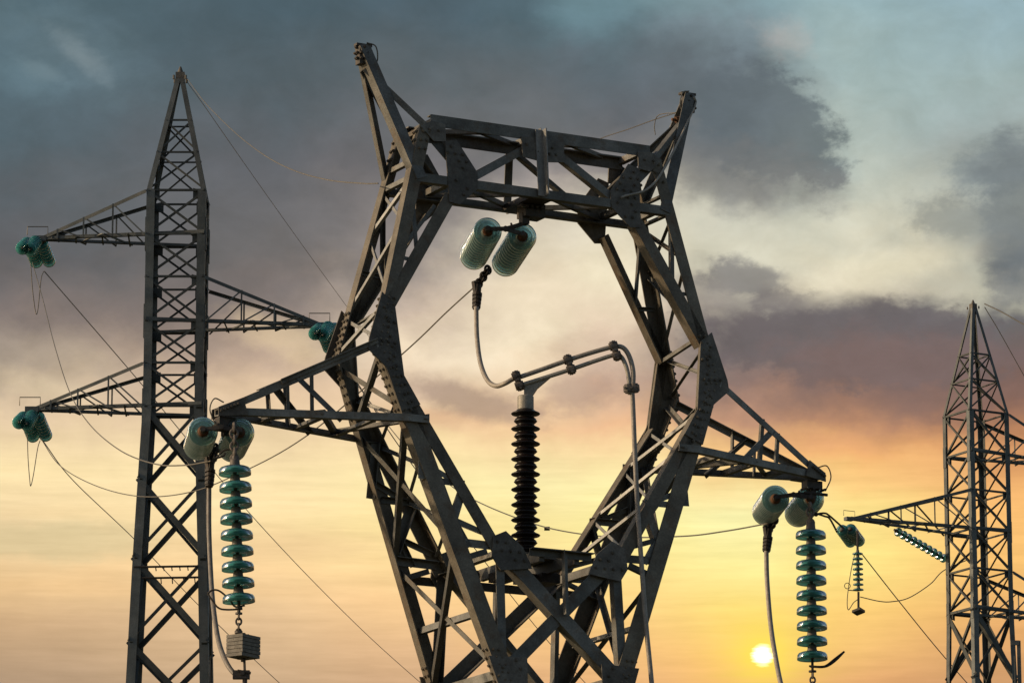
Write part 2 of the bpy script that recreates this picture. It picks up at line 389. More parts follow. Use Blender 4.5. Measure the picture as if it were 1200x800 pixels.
# ================================================================== MAIN TOWER
YAW = rad(27.997); X0 = .14232506; D0 = 40.0
TT0, TT1 = .5024594, -.08041866
def T(h): return TT0+TT1*(h-8)
ca, sa_ = math.cos(YAW), math.sin(YAW)
def Fp(px, py):                      # a spot of the tower's front face -> half-width S and height h
    d = ray(px, py)
    # t = -(x-X0)sin + (y-D0)cos ; t + T(z) = 0
    k = (-d.x*sa_+d.y*ca)+TT1*d.z
    c0 = X0*sa_-D0*ca+TT0-8*TT1
    l = -c0/k; P = d*l
    return (-((P.x-X0)*ca+(P.y-D0)*sa_), P.z)
def Mp(px, py, t=0.0):               # a spot of the plane at depth t -> local point
    d = ray(px, py)
    k = -d.x*sa_+d.y*ca; l = (t-X0*sa_+D0*ca)/k; P = d*l
    return Vector(((P.x-X0)*ca+(P.y-D0)*sa_, t, P.z-GZ))
tower = empty('transmission_tower', (X0, D0, GZ), YAW)
tag(tower, 'huge dark steel tower in the middle, with a cat-head window frame and two horn-like peaks', 'transmission tower', 'lattice steel transmission towers')
def P(n, sx, sf, off=0.0):           # node (S,h) on side sx and face sf; off > 0 goes inwards
    S_, h = n; return Vector((sx*S_, sf*(T(h)-off), h-GZ))
def toworld(v): return Vector((X0+v.x*ca-v.y*sa_, D0+v.x*sa_+v.y*ca, v.z+GZ))
LW, LT = .110, .013
LW2 = .15
A0, A1, A2 = Fp(492, 148), Fp(440, 399), Fp(588, 800)
B0, B1 = Fp(534, 234), Fp(462, 362)
C1, C2 = Fp(473, 442), Fp(592, 646)
E0, E1 = Fp(505, 134), Fp(488, 212)
BG = Fp(595, 785)
def lerp(a, b, u): return (a[0]+(b[0]-a[0])*u, a[1]+(b[1]-a[1])*u)
def bolt_add(mb, p, n, r=.015, h=.014):
    mb.rod(p-n*.002, p+n*h, r, 6); mb.rod(p+n*h, p+n*(h+.008), r*.5, 6)
def inside(pt, poly):
    x, y = pt; r = False
    for i in range(len(poly)):
        x1, y1 = poly[i]; x2, y2 = poly[i-1]
        if (y1 > y) != (y2 > y) and x < (x2-x1)*(y-y1)/(y2-y1)+x1: r = not r
    return r
def shrink(poly, d):
    cx = sum(p[0] for p in poly)/len(poly); cy = sum(p[1] for p in poly)/len(poly); o = []
    for p in poly:
        l = math.hypot(p[0]-cx, p[1]-cy); k = max(l-d, .01)/l; o.append((cx+(p[0]-cx)*k, cy+(p[1]-cy)*k))
    return o
def gusset(px_poly, sx, sf, parent, name='gusset_plate', th=.014, bolts=True, pitch=.085, lines=None):
    poly = [Fp(*q) for q in px_poly]
    mb = MB(); lo = [P(q, sx, sf, -.001) for q in poly]; hi = [P(q, sx, sf, -th) for q in poly]
    n = len(poly); mb.v += lo+hi
    mb.f.append(tuple(range(n))); mb.f.append(tuple(range(n, 2*n))[::-1])
    for i in range(n): mb.f.append((i, (i+1) % n, n+(i+1) % n, n+i))
    nrm = Vector((0, sf, 0))
    if bolts:
        if lines:
            pts = []
            for (a, b, k) in lines:
                for i in range(k):
                    u = i/max(k-1, 1); pts.append(Fp(a[0]+(b[0]-a[0])*u, a[1]+(b[1]-a[1])*u))
        else:
            ip = shrink(poly, .035); pts = []
            x0, x1 = min(p[0] for p in ip), max(p[0] for p in ip); y0, y1 = min(p[1] for p in ip), max(p[1] for p in ip)
            row = 0; y = y0
            while y <= y1:
                x = x0+(row % 2)*pitch*.5
                while x <= x1:
                    if inside((x, y), ip) and random.random() > .25: pts.append((x, y))
                    x += pitch
                y += pitch*.85; row += 1
        for q in pts: bolt_add(mb, P(q, sx, sf, -th), nrm)
    return mb.build(name, M['plate'], parent)
def brace_f(a, b, sx, sf, parent, w=.06, off=.015, m='steel', name='brace', flip=1, flange=True):
    """an angle in the front or back face between nodes a and b"""
    p0, p1 = P(a, sx, sf, off), P(b, sx, sf, off)
    ax = (p1-p0).normalized(); nrm = Vector((0, -sf, 0)); side = ax.cross(nrm)
    if side.x*sx < 0: side = -side
    mb = MB(); mb.angle(p0-side*w*.5*flip, p1-side*w*.5*flip, side*flip, nrm, w)
    return mb.build(name, M[m], parent)
def brace_s(a, b, sx, parent, w=.055, side=1, m='steel', off=.012, name='brace', sgn=1):
    """an angle in the side face (between the front and back chords): a on front, b on back (sgn swaps)"""
    p0, p1 = P(a, sx, -sgn), P(b, sx, sgn)
    nx = Vector((-sx*side, 0, 0)); p0 = p0+nx*off; p1 = p1+nx*off
    k = .04/(p1-p0).length; p0, p1 = p0.lerp(p1, k), p1.lerp(p0, k)
    ax = (p1-p0).normalized(); s_ = ax.cross(nx)
    if s_.z < 0: s_ = -s_
    mb = MB(); mb.angle(p0-s_*w*.5, p1-s_*w*.5, s_, nx, w)
    return mb.build(name, M[m], parent)

for sx in (-1, 1):
    sd_ = 'left' if sx < 0 else 'right'
    col = None
    for sf in (-1, 1):
        # outer leg: upper column, fork and body down to the footing
        mb = MB(); ia, ib = Vector((-sx, 0, 0)), Vector((0, -sf, 0))
        mb.angle(P(A0, sx, sf), P(A1, sx, sf), ia, ib, LW, LT)
        mb.angle(P(A1, sx, sf), P(A2, sx, sf), ia, ib, LW2, LT, LW)
        A3 = (1.25, GZ+.25)
        mb.angle(P(A2, sx, sf), Vector((sx*1.25, sf*1.25, .25)), ia, ib, LW2, LT, LW)
        # bolts at the splices on both flanges
        for (na, nb, u0, u1, n_) in ((A0, A1, .80, .99, 7), (A1, A2, .01, .20, 9), (A1, A2, .9, .99, 5), (A0, A1, .02, .10, 3)):
            for i in range(n_):
                q = lerp(na, nb, u0+(u1-u0)*i/(n_-1))
                for dd in (.04, .095):
                    bolt_add(mb, P(q, sx, sf)+ia*dd, Vector((0, sf, 0)))
                    bolt_add(mb, P(q, sx, sf)+ib*dd, Vector((sx, 0, 0)))
        leg = mb.build('leg', M['leg'], tower)
        # inner chord: column, waist, fork
        mb = MB(); oa = Vector((sx, 0, 0))
        mb.angle(P(B0, sx, sf), P(B1, sx, sf), oa, ib, LW, LT)
        mb.angle(P(B1, sx, sf), P(C1, sx, sf), oa, ib, LW, LT, .035)
        mb.angle(P(C1, sx, sf), P(C2, sx, sf), oa, ib, LW, LT)
        fork = mb.build('window_frame_chord', M['leg'], tower)
        # crossing diagonal under the window
        mb = MB(); o2 = .0 if sx < 0 else .018
        p0, p1 = P(C2, sx, sf, .016+o2), P(BG, -sx, sf, .016+o2)
        ax = (p1-p0).normalized(); s_ = ax.cross(Vector((0, -sf, 0)))
        if s_.z < 0: s_ = -s_
        mb.angle(p0-s_*.06, p1-s_*.06, s_, Vector((0, -sf, 0)), .12, .012)
        mb.build('cross_diagonal', M['steel'], tower)
        # face bracing
        for a, b, w in (((483, 210), (490, 303), .038), ((466, 300), (490, 305), .034), ((511, 240), (470, 293), .034),
                        ((496, 496), (495, 560), .06), ((509, 562), (546, 566), .055), ((500, 543), (532, 562), .045),
                        ((544, 570), (528, 624), .075), ((536, 609), (574, 626), .045), ((536, 611), (552, 640), .04),
                        ((530, 633), (580, 639), .07), ((535, 656), (572, 645), .05), ((587, 656), (590, 775), .08)):
            if a == (511, 240) and (sx > 0 or sf > 0): continue
            brace_f(Fp(*a), Fp(*b), sx, sf, tower, w, .016+random.random()*.004)
        gusset([(447, 342), (462, 356), (473, 440), (492, 474), (470, 482), (452, 430), (431, 409), (432, 396)], sx, sf, tower,
               lines=[((450, 360), (466, 440), 8), ((441, 398), (462, 402), 4), ((456, 420), (478, 472), 6), ((455, 376), (462, 378), 2), ((470, 440), (482, 470), 4)])
        gusset([(577, 628), (592, 622), (612, 641), (623, 666), (586, 668), (576, 652)], sx, sf, tower)
        gusset([(572, 768), (617, 770), (618, 815), (588, 815)], sx, sf, tower)
        # footing
        mb = MB(); mb.box((sx*1.27, sf*1.27, .05), .6, .6, .6); mb.build('footing', M['concrete'], tower)
    # side lacing: outer column
    for u0, u1 in ((.24, .45), (.45, .8), (.82, .99)):
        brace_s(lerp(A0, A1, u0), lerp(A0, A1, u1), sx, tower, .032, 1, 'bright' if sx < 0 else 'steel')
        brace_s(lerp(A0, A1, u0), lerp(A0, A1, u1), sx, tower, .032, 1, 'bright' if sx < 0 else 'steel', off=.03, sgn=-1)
    for u in (.01, .15, .235):
        brace_s(lerp(A0, A1, u), lerp(A0, A1, u), sx, tower, .042, 1)
    for u0, u1 in ((.02, .20), (.21, .59), (.6, .97)):
        brace_s(lerp(A1, A2, u0), lerp(A1, A2, u1), sx, tower, .05, 1)
        brace_s(lerp(A1, A2, u0), lerp(A1, A2, u1), sx, tower, .045, 1, off=.03, sgn=-1)
    brace_s(lerp(A1, A2, .79), lerp(A1, A2, .79), sx, tower, .055, 1, off=.045, m='bright')
    # inner side lacing of column and fork
    brace_s(lerp(B0, B1, .93), lerp(B0, B1, 1.0), sx, tower, .034, -1, 'steel')
    for (na, nb, us) in ((C1, C2, (.02, .28, .60, .92)),):
        for u0, u1 in zip(us[:-1], us[1:]):
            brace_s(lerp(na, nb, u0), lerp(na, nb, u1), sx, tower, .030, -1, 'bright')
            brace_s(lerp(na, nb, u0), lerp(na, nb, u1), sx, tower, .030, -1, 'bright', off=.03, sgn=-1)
    brace_s(C2, C2, sx, tower, .07, -1)
    brace_s(BG, BG, sx, tower, .08, 1)
    # body bracing below the picture
    for sf in (-1, 1):
        for z0, z1 in ((6.0, 3.6), (3.6, 1.0)):
            f = lambda z: .6+(1.25-.6)*(A2[1]-GZ-z)/(A2[1]-GZ)
            p0, p1 = Vector((sx*f(z0), sf*(f(z0)+.02), z0)), Vector((-sx*f(z1), sf*(f(z1)+.02), z1))
            mb = MB(); mb.angle(p0, p1, (0, 0, 1), (0, -sf, 0), .08); mb.build('brace', M['steel'], tower)

# ---- top beam
beam = MB()
for sf in (-1, 1):
    for n_, dz in ((E0, -1), (E1, 1)):
        beam.angle(P(n_, -1, sf, -.003), P(n_, 1, sf, -.003), (0, 0, dz), (0, -sf, 0), .105 if dz < 0 else .078, .011, .075)
beam = beam.build('top_beam', M['steel'], tower)
mid_t, mid_b = (0.0, E0[1]-.01), (0.0, E1[1]+.01)
for sf in (-1, 1):
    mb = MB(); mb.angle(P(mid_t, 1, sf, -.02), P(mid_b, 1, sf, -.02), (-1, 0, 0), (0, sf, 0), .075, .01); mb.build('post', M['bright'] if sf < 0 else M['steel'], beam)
    for sx in (-1, 1):
        brace_f(Fp(548, 212), Fp(620, 172) if sf < 0 else Fp(633, 166), sx, sf, beam, .068, .016)
        brace_f(Fp(499, 150), Fp(546, 206), sx, sf, beam, .085, .018)
        gusset([(521, 166), (534, 164), (559, 203), (559, 222), (538, 240), (526, 237)], sx, sf, beam, pitch=.072)
        gusset([(492, 148), (505, 142), (521, 146), (522, 166), (508, 166)], sx, sf, beam)
        if sf < 0: gusset([(610, 160), (635, 163), (635, 190), (612, 184)], sx, sf, beam, pitch=.068)
for n_ in ((E0[0]-.05, E0[1]-.06), (0.0, E0[1]-.03), (0.0, E1[1]+.03), (E1[0]-.1, E1[1]+.03), (B0[0], E1[1]+.05)):
    for sx in ((-1, 1) if n_[0] > 0 else (1,)):
        p0, p1 = P(n_, sx, -1, .02), P(n_, sx, 1, .02)
        mb = MB(); mb.angle(p0, p1, (0, 0, 1), (1, 0, 0), .055); mb.build('brace', M['steel'], beam)
for sx in (-1, 1):
    for z_ in (E0[1]-.03, E1[1]+.03):
        for s_ in (1, -1):
            p0, p1 = P((.03, z_), sx, s_, .03), P((B0[0], z_), sx, -s_, .03)
            mb = MB(); mb.angle(p0, p1, (0, 1, 0), (0, 0, 1), .04); mb.build('brace', M['steel'], beam)
# ---- earth wire peaks
TIP = (1.64, 11.72)
for sx in (-1, 1):
    tipv = Vector((sx*TIP[0], 0, TIP[1]-GZ-.07))
    pk = MB()
    for sf in (-1, 1):
        pk.angle(tipv+Vector((sx*.045, sf*.05, .06)), P(Fp(488, 210), sx, sf, -.018), (-sx, 0, 0), (0, -sf, 0), .10 if sf < 0 else .075, .011)
        pk.angle(tipv+Vector((-sx*.03, sf*.045, -.12)), P(Fp(503, 148), sx, sf, -.018), (0, 0, -1), (0, -sf, 0), .055, .009)
    pk = pk.build('earth_wire_peak', M['steel'], tower)
    mb = MB(); mb.box(tipv+Vector((-sx*.0, 0, -.02)), .085, .085, .16); mb.box(tipv+Vector((-sx*.01, 0, .075)), .15, .06, .022)
    for i in range(5):
        bolt_add(mb, tipv+Vector((-.03+.03*(i % 3), -.045, -.05+.05*(i//2))), Vector((0, -1, 0)), .014, .015)
        bolt_add(mb, tipv+Vector((sx*.05, -.02+.02*(i % 3), -.05+.05*(i//2))), Vector((sx, 0, 0)), .014, .015)
    mb.build('tip_bracket', M['dark'], pk)
    mb = MB(); mb.tube(spline([tipv+Vector((-sx*.02, -.05, .09)), tipv+Vector((-sx*.10, -.07, .06)), tipv+Vector((-sx*.12, -.06, -.06)), tipv+Vector((-sx*.07, -.05, -.12))], 6), .006, 6)
    mb.build('earthing_loop', M['wire'], pk)
    if sx > 0:
        mb = MB(); mb.tube(spline([tipv+Vector((.03, -.06, .04)), tipv+Vector((.0, -.075, -.10)), P(Fp(505, 178), 1, -1, -.05), P(Fp(548, 208), 1, -1, -.035)], 8), .011, 6)
        mb.build('earthing_cable', M['alu'], pk)
        mb = MB(); a = tipv+Vector((-.06, -.03, -.16)); mb.rod(a+Vector((-.09, 0, -.03)), a, .03, 8, .02); mb.rod(a+Vector((-.13, 0, -.03)), a+Vector((-.09, 0, -.03)), .014, 8)
        mb.build('wire_clamp', M['rusty'], pk)

# ---- crossarms
ATIP = (2.95, 8.30)
for sx in (-1, 1):
    tip = Vector((sx*ATIP[0], 0, ATIP[1]-GZ)); arm = MB(); R = {}
    for sf in (-1, 1):
        t0 = P(A1, sx, sf, -.016); t1 = tip+Vector((sx*.02, sf*.05, .06))
        b0 = P((C1[0]*.0+Fp(499, 496)[0]-.02, Fp(499, 496)[1]), sx, sf, -.03); b1 = tip+Vector((sx*.02, sf*.055, 0))
        arm.angle(t0, t1, (0, 0, -1), (0, -sf, 0), .06, .008)
        # doubled upper half of the top chord
        if sx < 0: arm.angle(t0+Vector((0, sf*.012, .012)), t0.lerp(t1, .62)+Vector((0, sf*.012, .014)), (0, 0, -1), (0, sf, 0), .038, .008)
        bh = b0.z+GZ; uu = (A1[1]-bh)/(A1[1]-A2[1]); bm = P((lerp(A1, A2, uu)[0]-.02, bh), sx, sf, -.03)
        arm.angle(bm, b1, (0, 0, 1), (0, -sf, 0), .062, .009); arm.angle(b0, bm, (0, 0, 1), (0, -sf, 0), .062, .009)
        b0 = b0.lerp(bm, .0)
        R[sf] = (t0, t1, b0, b1)
    arm = arm.build('crossarm', M['steel'], tower)
    for sf in (-1, 1):
        t0, t1, b0, b1 = R[sf]
        for ut, ub, w in ((.40, .55, .035), (.555, .665, .03), (.50, .41, .052)):
            mb = MB(); a = t0.lerp(t1, ut)+Vector((0, -sf*.012, 0)); b = b0.lerp(b1, ub)+Vector((0, -sf*.012, 0))
            if (a-b).length < .1: continue
            mb.angle(a, b+Vector((0, 0, .01)), (sx, 0, 0), (0, -sf, 0), w); mb.build('brace', M['steel'], arm)
        # tip plate
        mb = MB(); p = [t1+Vector((sx*.02, sf*.012, 0)), t1.lerp(t0, .14)+Vector((0, sf*.014, 0)), b1.lerp(b0, .13)+Vector((0, sf*.014, 0)), b1+Vector((sx*.02, sf*.012, -.02))]
        q = [v+Vector((0, sf*.012, 0)) for v in p]; mb.v += p+q; mb.f += [(0, 1, 2, 3), (7, 6, 5, 4), (0, 4, 5, 1), (1, 5, 6, 2), (2, 6, 7, 3), (3, 7, 4, 0)]
        for k_ in range(6): bolt_add(mb, (q[0]+q[3])*.5+(q[1]-q[0])*(.1+.14*k_)+Vector((0, 0, .0)), Vector((0, sf, 0)))
        mb.build('tip_plate', M['plate'], arm)
    for u in (.25, .5, .72):
        p0, p1 = R[-1][2].lerp(R[-1][3], u), R[1][2].lerp(R[1][3], u)
        mb = MB(); mb.angle(p0, p1, (sx, 0, 0), (0, 0, 1), .05); mb.build('brace', M['steel'], arm)
    for i, (u, v) in enumerate(((.0, .25), (.5, .25), (.5, .72))):
        p0, p1 = R[-1][2].lerp(R[-1][3], u), R[1][2].lerp(R[1][3], v)
        mb = MB(); mb.angle(p0+Vector((0, 0, .03)), p1+Vector((0, 0, .03)), (sx, 0, 0), (0, 0, 1), .05); mb.build('brace', M['steel'], arm)
    # hanger block under the tip
    mb = MB(); mb.box(tip+Vector((-sx*.06, 0, -.05)), .16, .10, .07); mb.box(tip+Vector((-sx*.06, 0, -.12)), .06, .06, .10)
    mb.rod(tip+Vector((-sx*.16, -.03, -.13)), tip+Vector((sx*.08, -.03, -.13)), .014, 8)
    for k_ in range(4): mb.rod(tip+Vector((-sx*(.14-.06*k_), -.07, -.09)), tip+Vector((-sx*(.14-.06*k_), .05, -.09)), .012, 6)
    mb.build('hanger_bracket', M['dark'], arm)
    mb = MB(); mb.tube(spline([tip+Vector((sx*-.02, -.04, .11)), tip+Vector((sx*.07, -.05, .13)), tip+Vector((sx*.11, -.05, .03)), tip+Vector((sx*.05, -.05, -.10))], 8), .006, 6)
    mb.build('earthing_loop', M['wire'], arm)

# ---- window sill platform that carries the post insulator
sill_h = Fp(617, 642)[1]
mb = MB()
for sf in (-1, 1):
    mb.angle(P((.30, sill_h), -1, sf, -.018), P((.30, sill_h), 1, sf, -.018), (0, 0, -1), (0, sf, 0), .065, .010)
    mb.angle(P((.88, sill_h-.1), -1, 1, -.03), P((.88, sill_h-.1), 1, 1, -.03), (0, 0, -1), (0, 1, 0), .075, .012) if sf > 0 else None
for s_ in (-.17, .17):
    mb.bar((s_, -T(sill_h), sill_h-GZ-.05), (s_, T(sill_h), sill_h-GZ-.05), (1, 0, 0), .05, .10)
sill = mb.build('sill_platform', M['steel'], tower)
mb = MB(); mb.box((0, 0, sill_h-GZ+.008), .44, .40, .014)
for i in range(4): bolt_add(mb, Vector(((-1)**i*.12, (-1)**(i//2)*.12, sill_h-GZ+.015)), Vector((0, 0, 1)), .016, .02)
mb.build('mounting_plate', M['plate'], sill)
mb = MB(); mb.box((-.20, .1, sill_h-GZ-.135), .16, .22, .08); mb.box((.19, .05, sill_h-GZ-.135), .18, .22, .08); mb.box((0, .1, sill_h-GZ-.105), .5, .1, .03); mb.build('equipment_box', M['dark'], sill)
for sf in (-1, 1):
    mb = MB(); mb.angle(P((0, sill_h), 1, sf, -.035), P((0, sill_h-.56), 1, sf, -.02), (1, 0, 0), (0, sf, 0), .055); mb.build('post', M['steel'], sill)

# ================================================================== INSULATORS AND FITTINGS
def disc_mesh():
    mb = MB(); R_ = 1.0
    prof = [(.16, .28), (.40, .27), (.68, .24), (.88, .17), (.97, .06), (1.0, -.10), (.995, -.25), (.95, -.27), (.90, -.12), (.80, -.02), (.76, -.12), (.72, -.13), (.66, .02), (.52, .06), (.48, -.08), (.44, -.08), (.36, .08), (.16, .12)]
    mb.lathe(prof, 36)
    return mb
def cap_mesh():
    mb = MB(); mb.lathe([(.10, .86), (.26, .84), (.30, .70), (.31, .50), (.36, .34), (.37, .27), (.16, .24), (.13, -.16), (.08, -.30)], 16, closed=False)
    return mb
_dm = disc_mesh().build('glass_disc', M['glass'], None, True); _dmesh = _dm.data; bpy.data.objects.remove(_dm)
_pm = disc_mesh().build('glass_disc', M['pale'], None, True); _pmesh = _pm.data; bpy.data.objects.remove(_pm)
_cm = cap_mesh().build('metal_cap', M['cap'], None, True); _cmesh = _cm.data; bpy.data.objects.remove(_cm)
_cm2 = cap_mesh().build('metal_cap', M['rusty'], None, True); _cmesh2 = _cm2.data; bpy.data.objects.remove(_cm2)
def string(p0, p1, n, R_, label, group, flat=1.0, cat='insulator string', caps=True, pale=False, rusty=False):
    """string of cap-and-pin discs, cap side at p0"""
    p0, p1 = Vector(p0), Vector(p1); ax = (p0-p1)
    q = ax.to_track_quat('Z', 'X')
    t = bpy.data.objects.new('insulator_string', None); C.objects.link(t); t.location = p0; t.rotation_euler = q.to_euler(); t.empty_display_size = .2
    tag(t, label, cat, group)
    L_ = ax.length; pit = L_/n; k = R_
    for i in range(n):
        z = -pit*(i+.55)
        d = bpy.data.objects.new('glass_disc', _pmesh if pale else _dmesh); C.objects.link(d); d.parent = t; d.location = (0, 0, z); d.scale = (k, k, k*flat)
        d.rotation_euler = (random.uniform(-.02, .02), random.uniform(-.02, .02), random.random()*6)
        if not caps: continue
        c = bpy.data.objects.new('metal_cap', _cmesh2 if (i == 0 and rusty) else _cmesh); C.objects.link(c); c.parent = d
        c.scale = (1, 1, (pit/k)/1.16/flat)
    return t
def fitting(parent_label, cat, name, m, build, smooth=False, group=None):
    mb = MB(); build(mb); o = mb.build(name, m, None, smooth); tag(o, parent_label, cat, group); return o

def wire(pts, r, label, name='conductor_wire', m='wire', group=None, cat='wire', n=12, sides=6):
    mb = MB(); mb.tube(spline(pts, n), r*(.85 if r < .0135 or m == 'wire' else 1), sides); o = mb.build(name, M[m], None, True); tag(o, label, cat, group); return o

def tension_pair(nearL, farL, nearR, farR, Y, tipw, clampp, labels, where):
    """two parallel strings running away from the viewer towards the left tower, with yokes and a dead-end clamp"""
    dep = 1.35
    for (a, b, l) in ((nearL, farL, labels[0]), (nearR, farR, labels[1])):
        string(at(a[0], a[1], Y), at(b[0], b[1], Y+dep), 12, .127, l, 'glass insulator strings on the middle tower', flat=.42, pale=True, rusty=True)
    mb = MB()
    a, b = at(nearL[0], nearL[1], Y-.02), at(nearR[0], nearR[1], Y-.02); m_ = (a+b)*.5+Vector((0, -.03, .03))
    mb.bar(a+Vector((0, -.01, .01)), m_, (0, 0, 1), .035, .025); mb.bar(m_, b+Vector((0, -.01, .01)), (0, 0, 1), .035, .025)
    mb.rod(a+Vector((0, .05, -.01)), a+Vector((0, -.05, .01)), .024, 8); mb.rod(b+Vector((0, .05, -.01)), b+Vector((0, -.05, .01)), .024, 8)
    mb.rod(m_+Vector((0, -.03, 0)), m_+Vector((0, .03, 0)), .022, 8)
    mb.tube(spline([m_, m_.lerp(tipw, .5)+Vector((.01, 0, 0)), tipw], 4), .02, 8)
    mb.ring(m_.lerp(tipw, .35), (1, 0, .3), .03, .009)
    o = mb.build('yoke_fitting', M['dark'], None); tag(o, 'dark yoke bar joining the glass strings '+where, 'yoke')
    # far end clamp with its jumper terminal
    c = at(clampp[0], clampp[1], Y+dep+.1)
    return c
# --- top phase
topw = toworld(Vector((0, 0, E1[1]-GZ-.02)))
hang = MB()
hb = toworld(Vector((-.02, 0, E1[1]-GZ)))
hl = Vector((-.02, 0, E1[1]-GZ))
hang.box(hl+Vector((0, 0, .02)), .22, .50, .05); hang.box(hl+Vector((.05, 0, -.05)), .20, .16, .12); hang.box(hl+Vector((-.02, 0, -.12)), .07, .07, .10)
for k_ in range(5): hang.rod(hl+Vector((-.10+.05*k_, -.12, -.03)), hl+Vector((-.10+.05*k_, -.04, -.03)), .014, 6)
hang.build('hanger_bracket', M['dark'], beam)
YT = hb.y-.05
tension_pair((572, 270), (555, 301), (613, 276), (592, 309), YT, toworld(hl+Vector((-.02, 0, -.16))), (566, 322),
    ('left one of the two pale glass strings under the top beam of the middle tower', 'right one of the two pale glass strings under the middle tower top beam'), 'under the top beam of the middle tower')
YB = YT+1.35
def clamp_chain(p_top, p_mid, p_bot, Y, label, jl):
    a, b, c = at(*p_top, Y), at(*p_mid, Y-.05), at(*p_bot, Y-.1)
    mb = MB()
    seg = 5
    for i in range(seg):
        u = i/seg; q = a.lerp(b, u+.5/seg); d = (b-a).normalized()
        mb.ring(q, d.orthogonal() if i % 2 else d.cross(d.orthogonal()), .036, .014, sy=.8)
    mb.rod(a, b, .014, 8)
    mb.rod(b+Vector((-.03, 0, .03)), c.lerp(b, .5)+Vector((-.0, 0, 0)), .030, 10)
    d = c-b
    for i in range(4):
        u = .35+.16*i; mb.rod(b+d*u, b+d*(u+.11), .046-.002*i, 12)
    mb.rod(b, c, .034, 10)
    o = mb.build('cable_clamp', M['dark'], None); tag(o, label, 'cable clamp', 'dead-end clamps on the middle tower')
clamp_chain((573, 314), (560, 334), (558, 362), YB, 'dark dead-end clamp and shackles hanging between the two strings below the top beam', '')
# --- left arm phase
YL = toworld(Vector((-ATIP[0], 0, 0))).y
tension_pair((238, 505), (232, 523), (281, 506), (272, 525), YL-.05, toworld(Vector((-ATIP[0]+.06, 0, ATIP[1]-GZ-.13))), (246, 530),
    ('outer pale glass string at the left arm tip of the middle tower', 'pale glass string right behind the hanging string at the left arm tip'), 'at the left arm tip of the middle tower')
clamp_chain((254, 523), (247, 540), (245, 570), YL+1.2, 'dark dead-end clamp below the glass strings at the left arm tip', '')
# --- right arm phase
YR = toworld(Vector((ATIP[0], 0, 0))).y
tension_pair((909, 584), (897, 600), (950, 584), (935, 602), YR-.05, toworld(Vector((ATIP[0]-.06, 0, ATIP[1]-GZ-.13))), (902, 612),
    ('pale glass string left of the hanging string at the right arm tip', 'pale glass string right behind the hanging string at the right arm tip'), 'at the right arm tip of the middle tower')
clamp_chain((909, 607), (901, 620), (898, 646), YR+1.2, 'dark dead-end clamp below the glass strings at the right arm tip', '')

# --- hanging strings with fittings
def hanging(px, y0, y1, ytop, Y, R_, label, cl, n=9, dx=0):
    a, b = at(px, y0, Y), at(px+dx, y1, Y)
    t = string(a, b, n, R_, label, 'glass insulator strings on the middle tower', flat=1.05)
    mb = MB(); top = at(px-1, ytop, Y)
    L_ = (top-a).length; k = max(3, int(L_/.05))
    for i in range(k):
        q = a.lerp(top, (i+.5)/k); mb.ring(q, (1, .2, 0) if i % 2 else (0, 1, 0), .030, .012, sy=1.2, up=(0, 0, 1))
    mb.rod(a+Vector((0, 0, -.03)), a+Vector((0, 0, .05)), .028, 10)
    mb.rod(a+Vector((0, 0, .05)), a+Vector((0, 0, .10)), .018, 8)
    o = mb.build('link_chain', M['cap'], None); tag(o, cl, 'chain')
    return b
YS = YL-.16
bL = hanging(275, 541, 709, 497, YS, .136, 'nine-disc green glass string hanging at the left arm tip above the block weight', 'short link chain over the left hanging green glass string', dx=5)
mb = MB()
z = bL
mb.rod(z+Vector((0, 0, .04)), z+Vector((0, 0, -.07)), .014, 8); mb.rod(z+Vector((0, 0, -.015)), z+Vector((0, 0, -.03)), .03, 12)
mb.tube(spline([z+Vector((.05, 0, -.0)), z+Vector((-.03, 0, -.01)), z+Vector((-.08, 0, .05)), z+Vector((-.16, 0, .12)), z+Vector((-.22, 0, .13)), z+Vector((-.26, 0, .10))], 6), .008, 6)
mb.tube(spline([z+Vector((.03, 0, -.03)), z+Vector((-.10, 0, -.035)), z+Vector((-.17, 0, -.02)), z+Vector((-.22, 0, .04)), z+Vector((-.26, 0, .10))], 6), .008, 6)
o = mb.build('arcing_horn', M['dark'], None); tag(o, 'looped dark arcing horn below the left hanging green glass string', 'arcing horn', 'arcing horns on the middle tower')
mb = MB()
for i in range(4):
    q = z+Vector((0, 0, -.09-.045*i)); mb.ring(q, (0, 1, 0) if i % 2 else (1, .1, 0), .022, .009, sy=1.3, up=(0, 0, 1))
mb.rod(z+Vector((0, 0, -.06)), z+Vector((0, 0, -.075)), .03, 12); mb.rod(z+Vector((0, 0, -.215)), z+Vector((0, 0, -.235)), .034, 12); mb.rod(z+Vector((0, 0, -.23)), z+Vector((0, 0, -.27)), .015, 8)
o = mb.build('link_chain', M['cap'], None); tag(o, 'chain links between the left hanging glass string and the block weight', 'chain')
wt = at(285, 758, YS)
mb = MB()
ang = rad(-35)
a_, b_ = Vector((math.cos(ang), math.sin(ang), .0)), Vector((-math.sin(ang), math.cos(ang), 0))
for i in range(6):
    zz = -.088+.031*i; j = random.uniform(-.004, .004)
    mb.prism(wt+Vector((j, 0, zz)), wt+Vector((j, 0, zz+.027)), a_, b_, [(-.085, -.12), (.085, -.12), (.085, .12), (-.085, .12)])
wo = mb.build('counterweight', M['weight'], None); tag(wo, 'stacked plate block weight hanging under the left green glass string', 'counterweight')
mb = MB(); mb.rod(wt+Vector((0, 0, -.12)), wt+Vector((0, 0, .12)), .018, 8)
for k_ in (-1, 1): mb.rod(wt+a_*.05*k_+Vector((0, 0, -.098)), wt+a_*.05*k_+Vector((0, 0, .105)), .008, 6)
mb.build('hanger_rod', M['dark'], wo)
cl = at(287, 793, YS)
mb = MB(); mb.rod(wt+Vector((.01, 0, -.09)), cl, .011, 8); mb.bar(cl+Vector((-.10, 0, .02)), cl+Vector((.04, 0, .02)), (0, 0, 1), .07, .06)
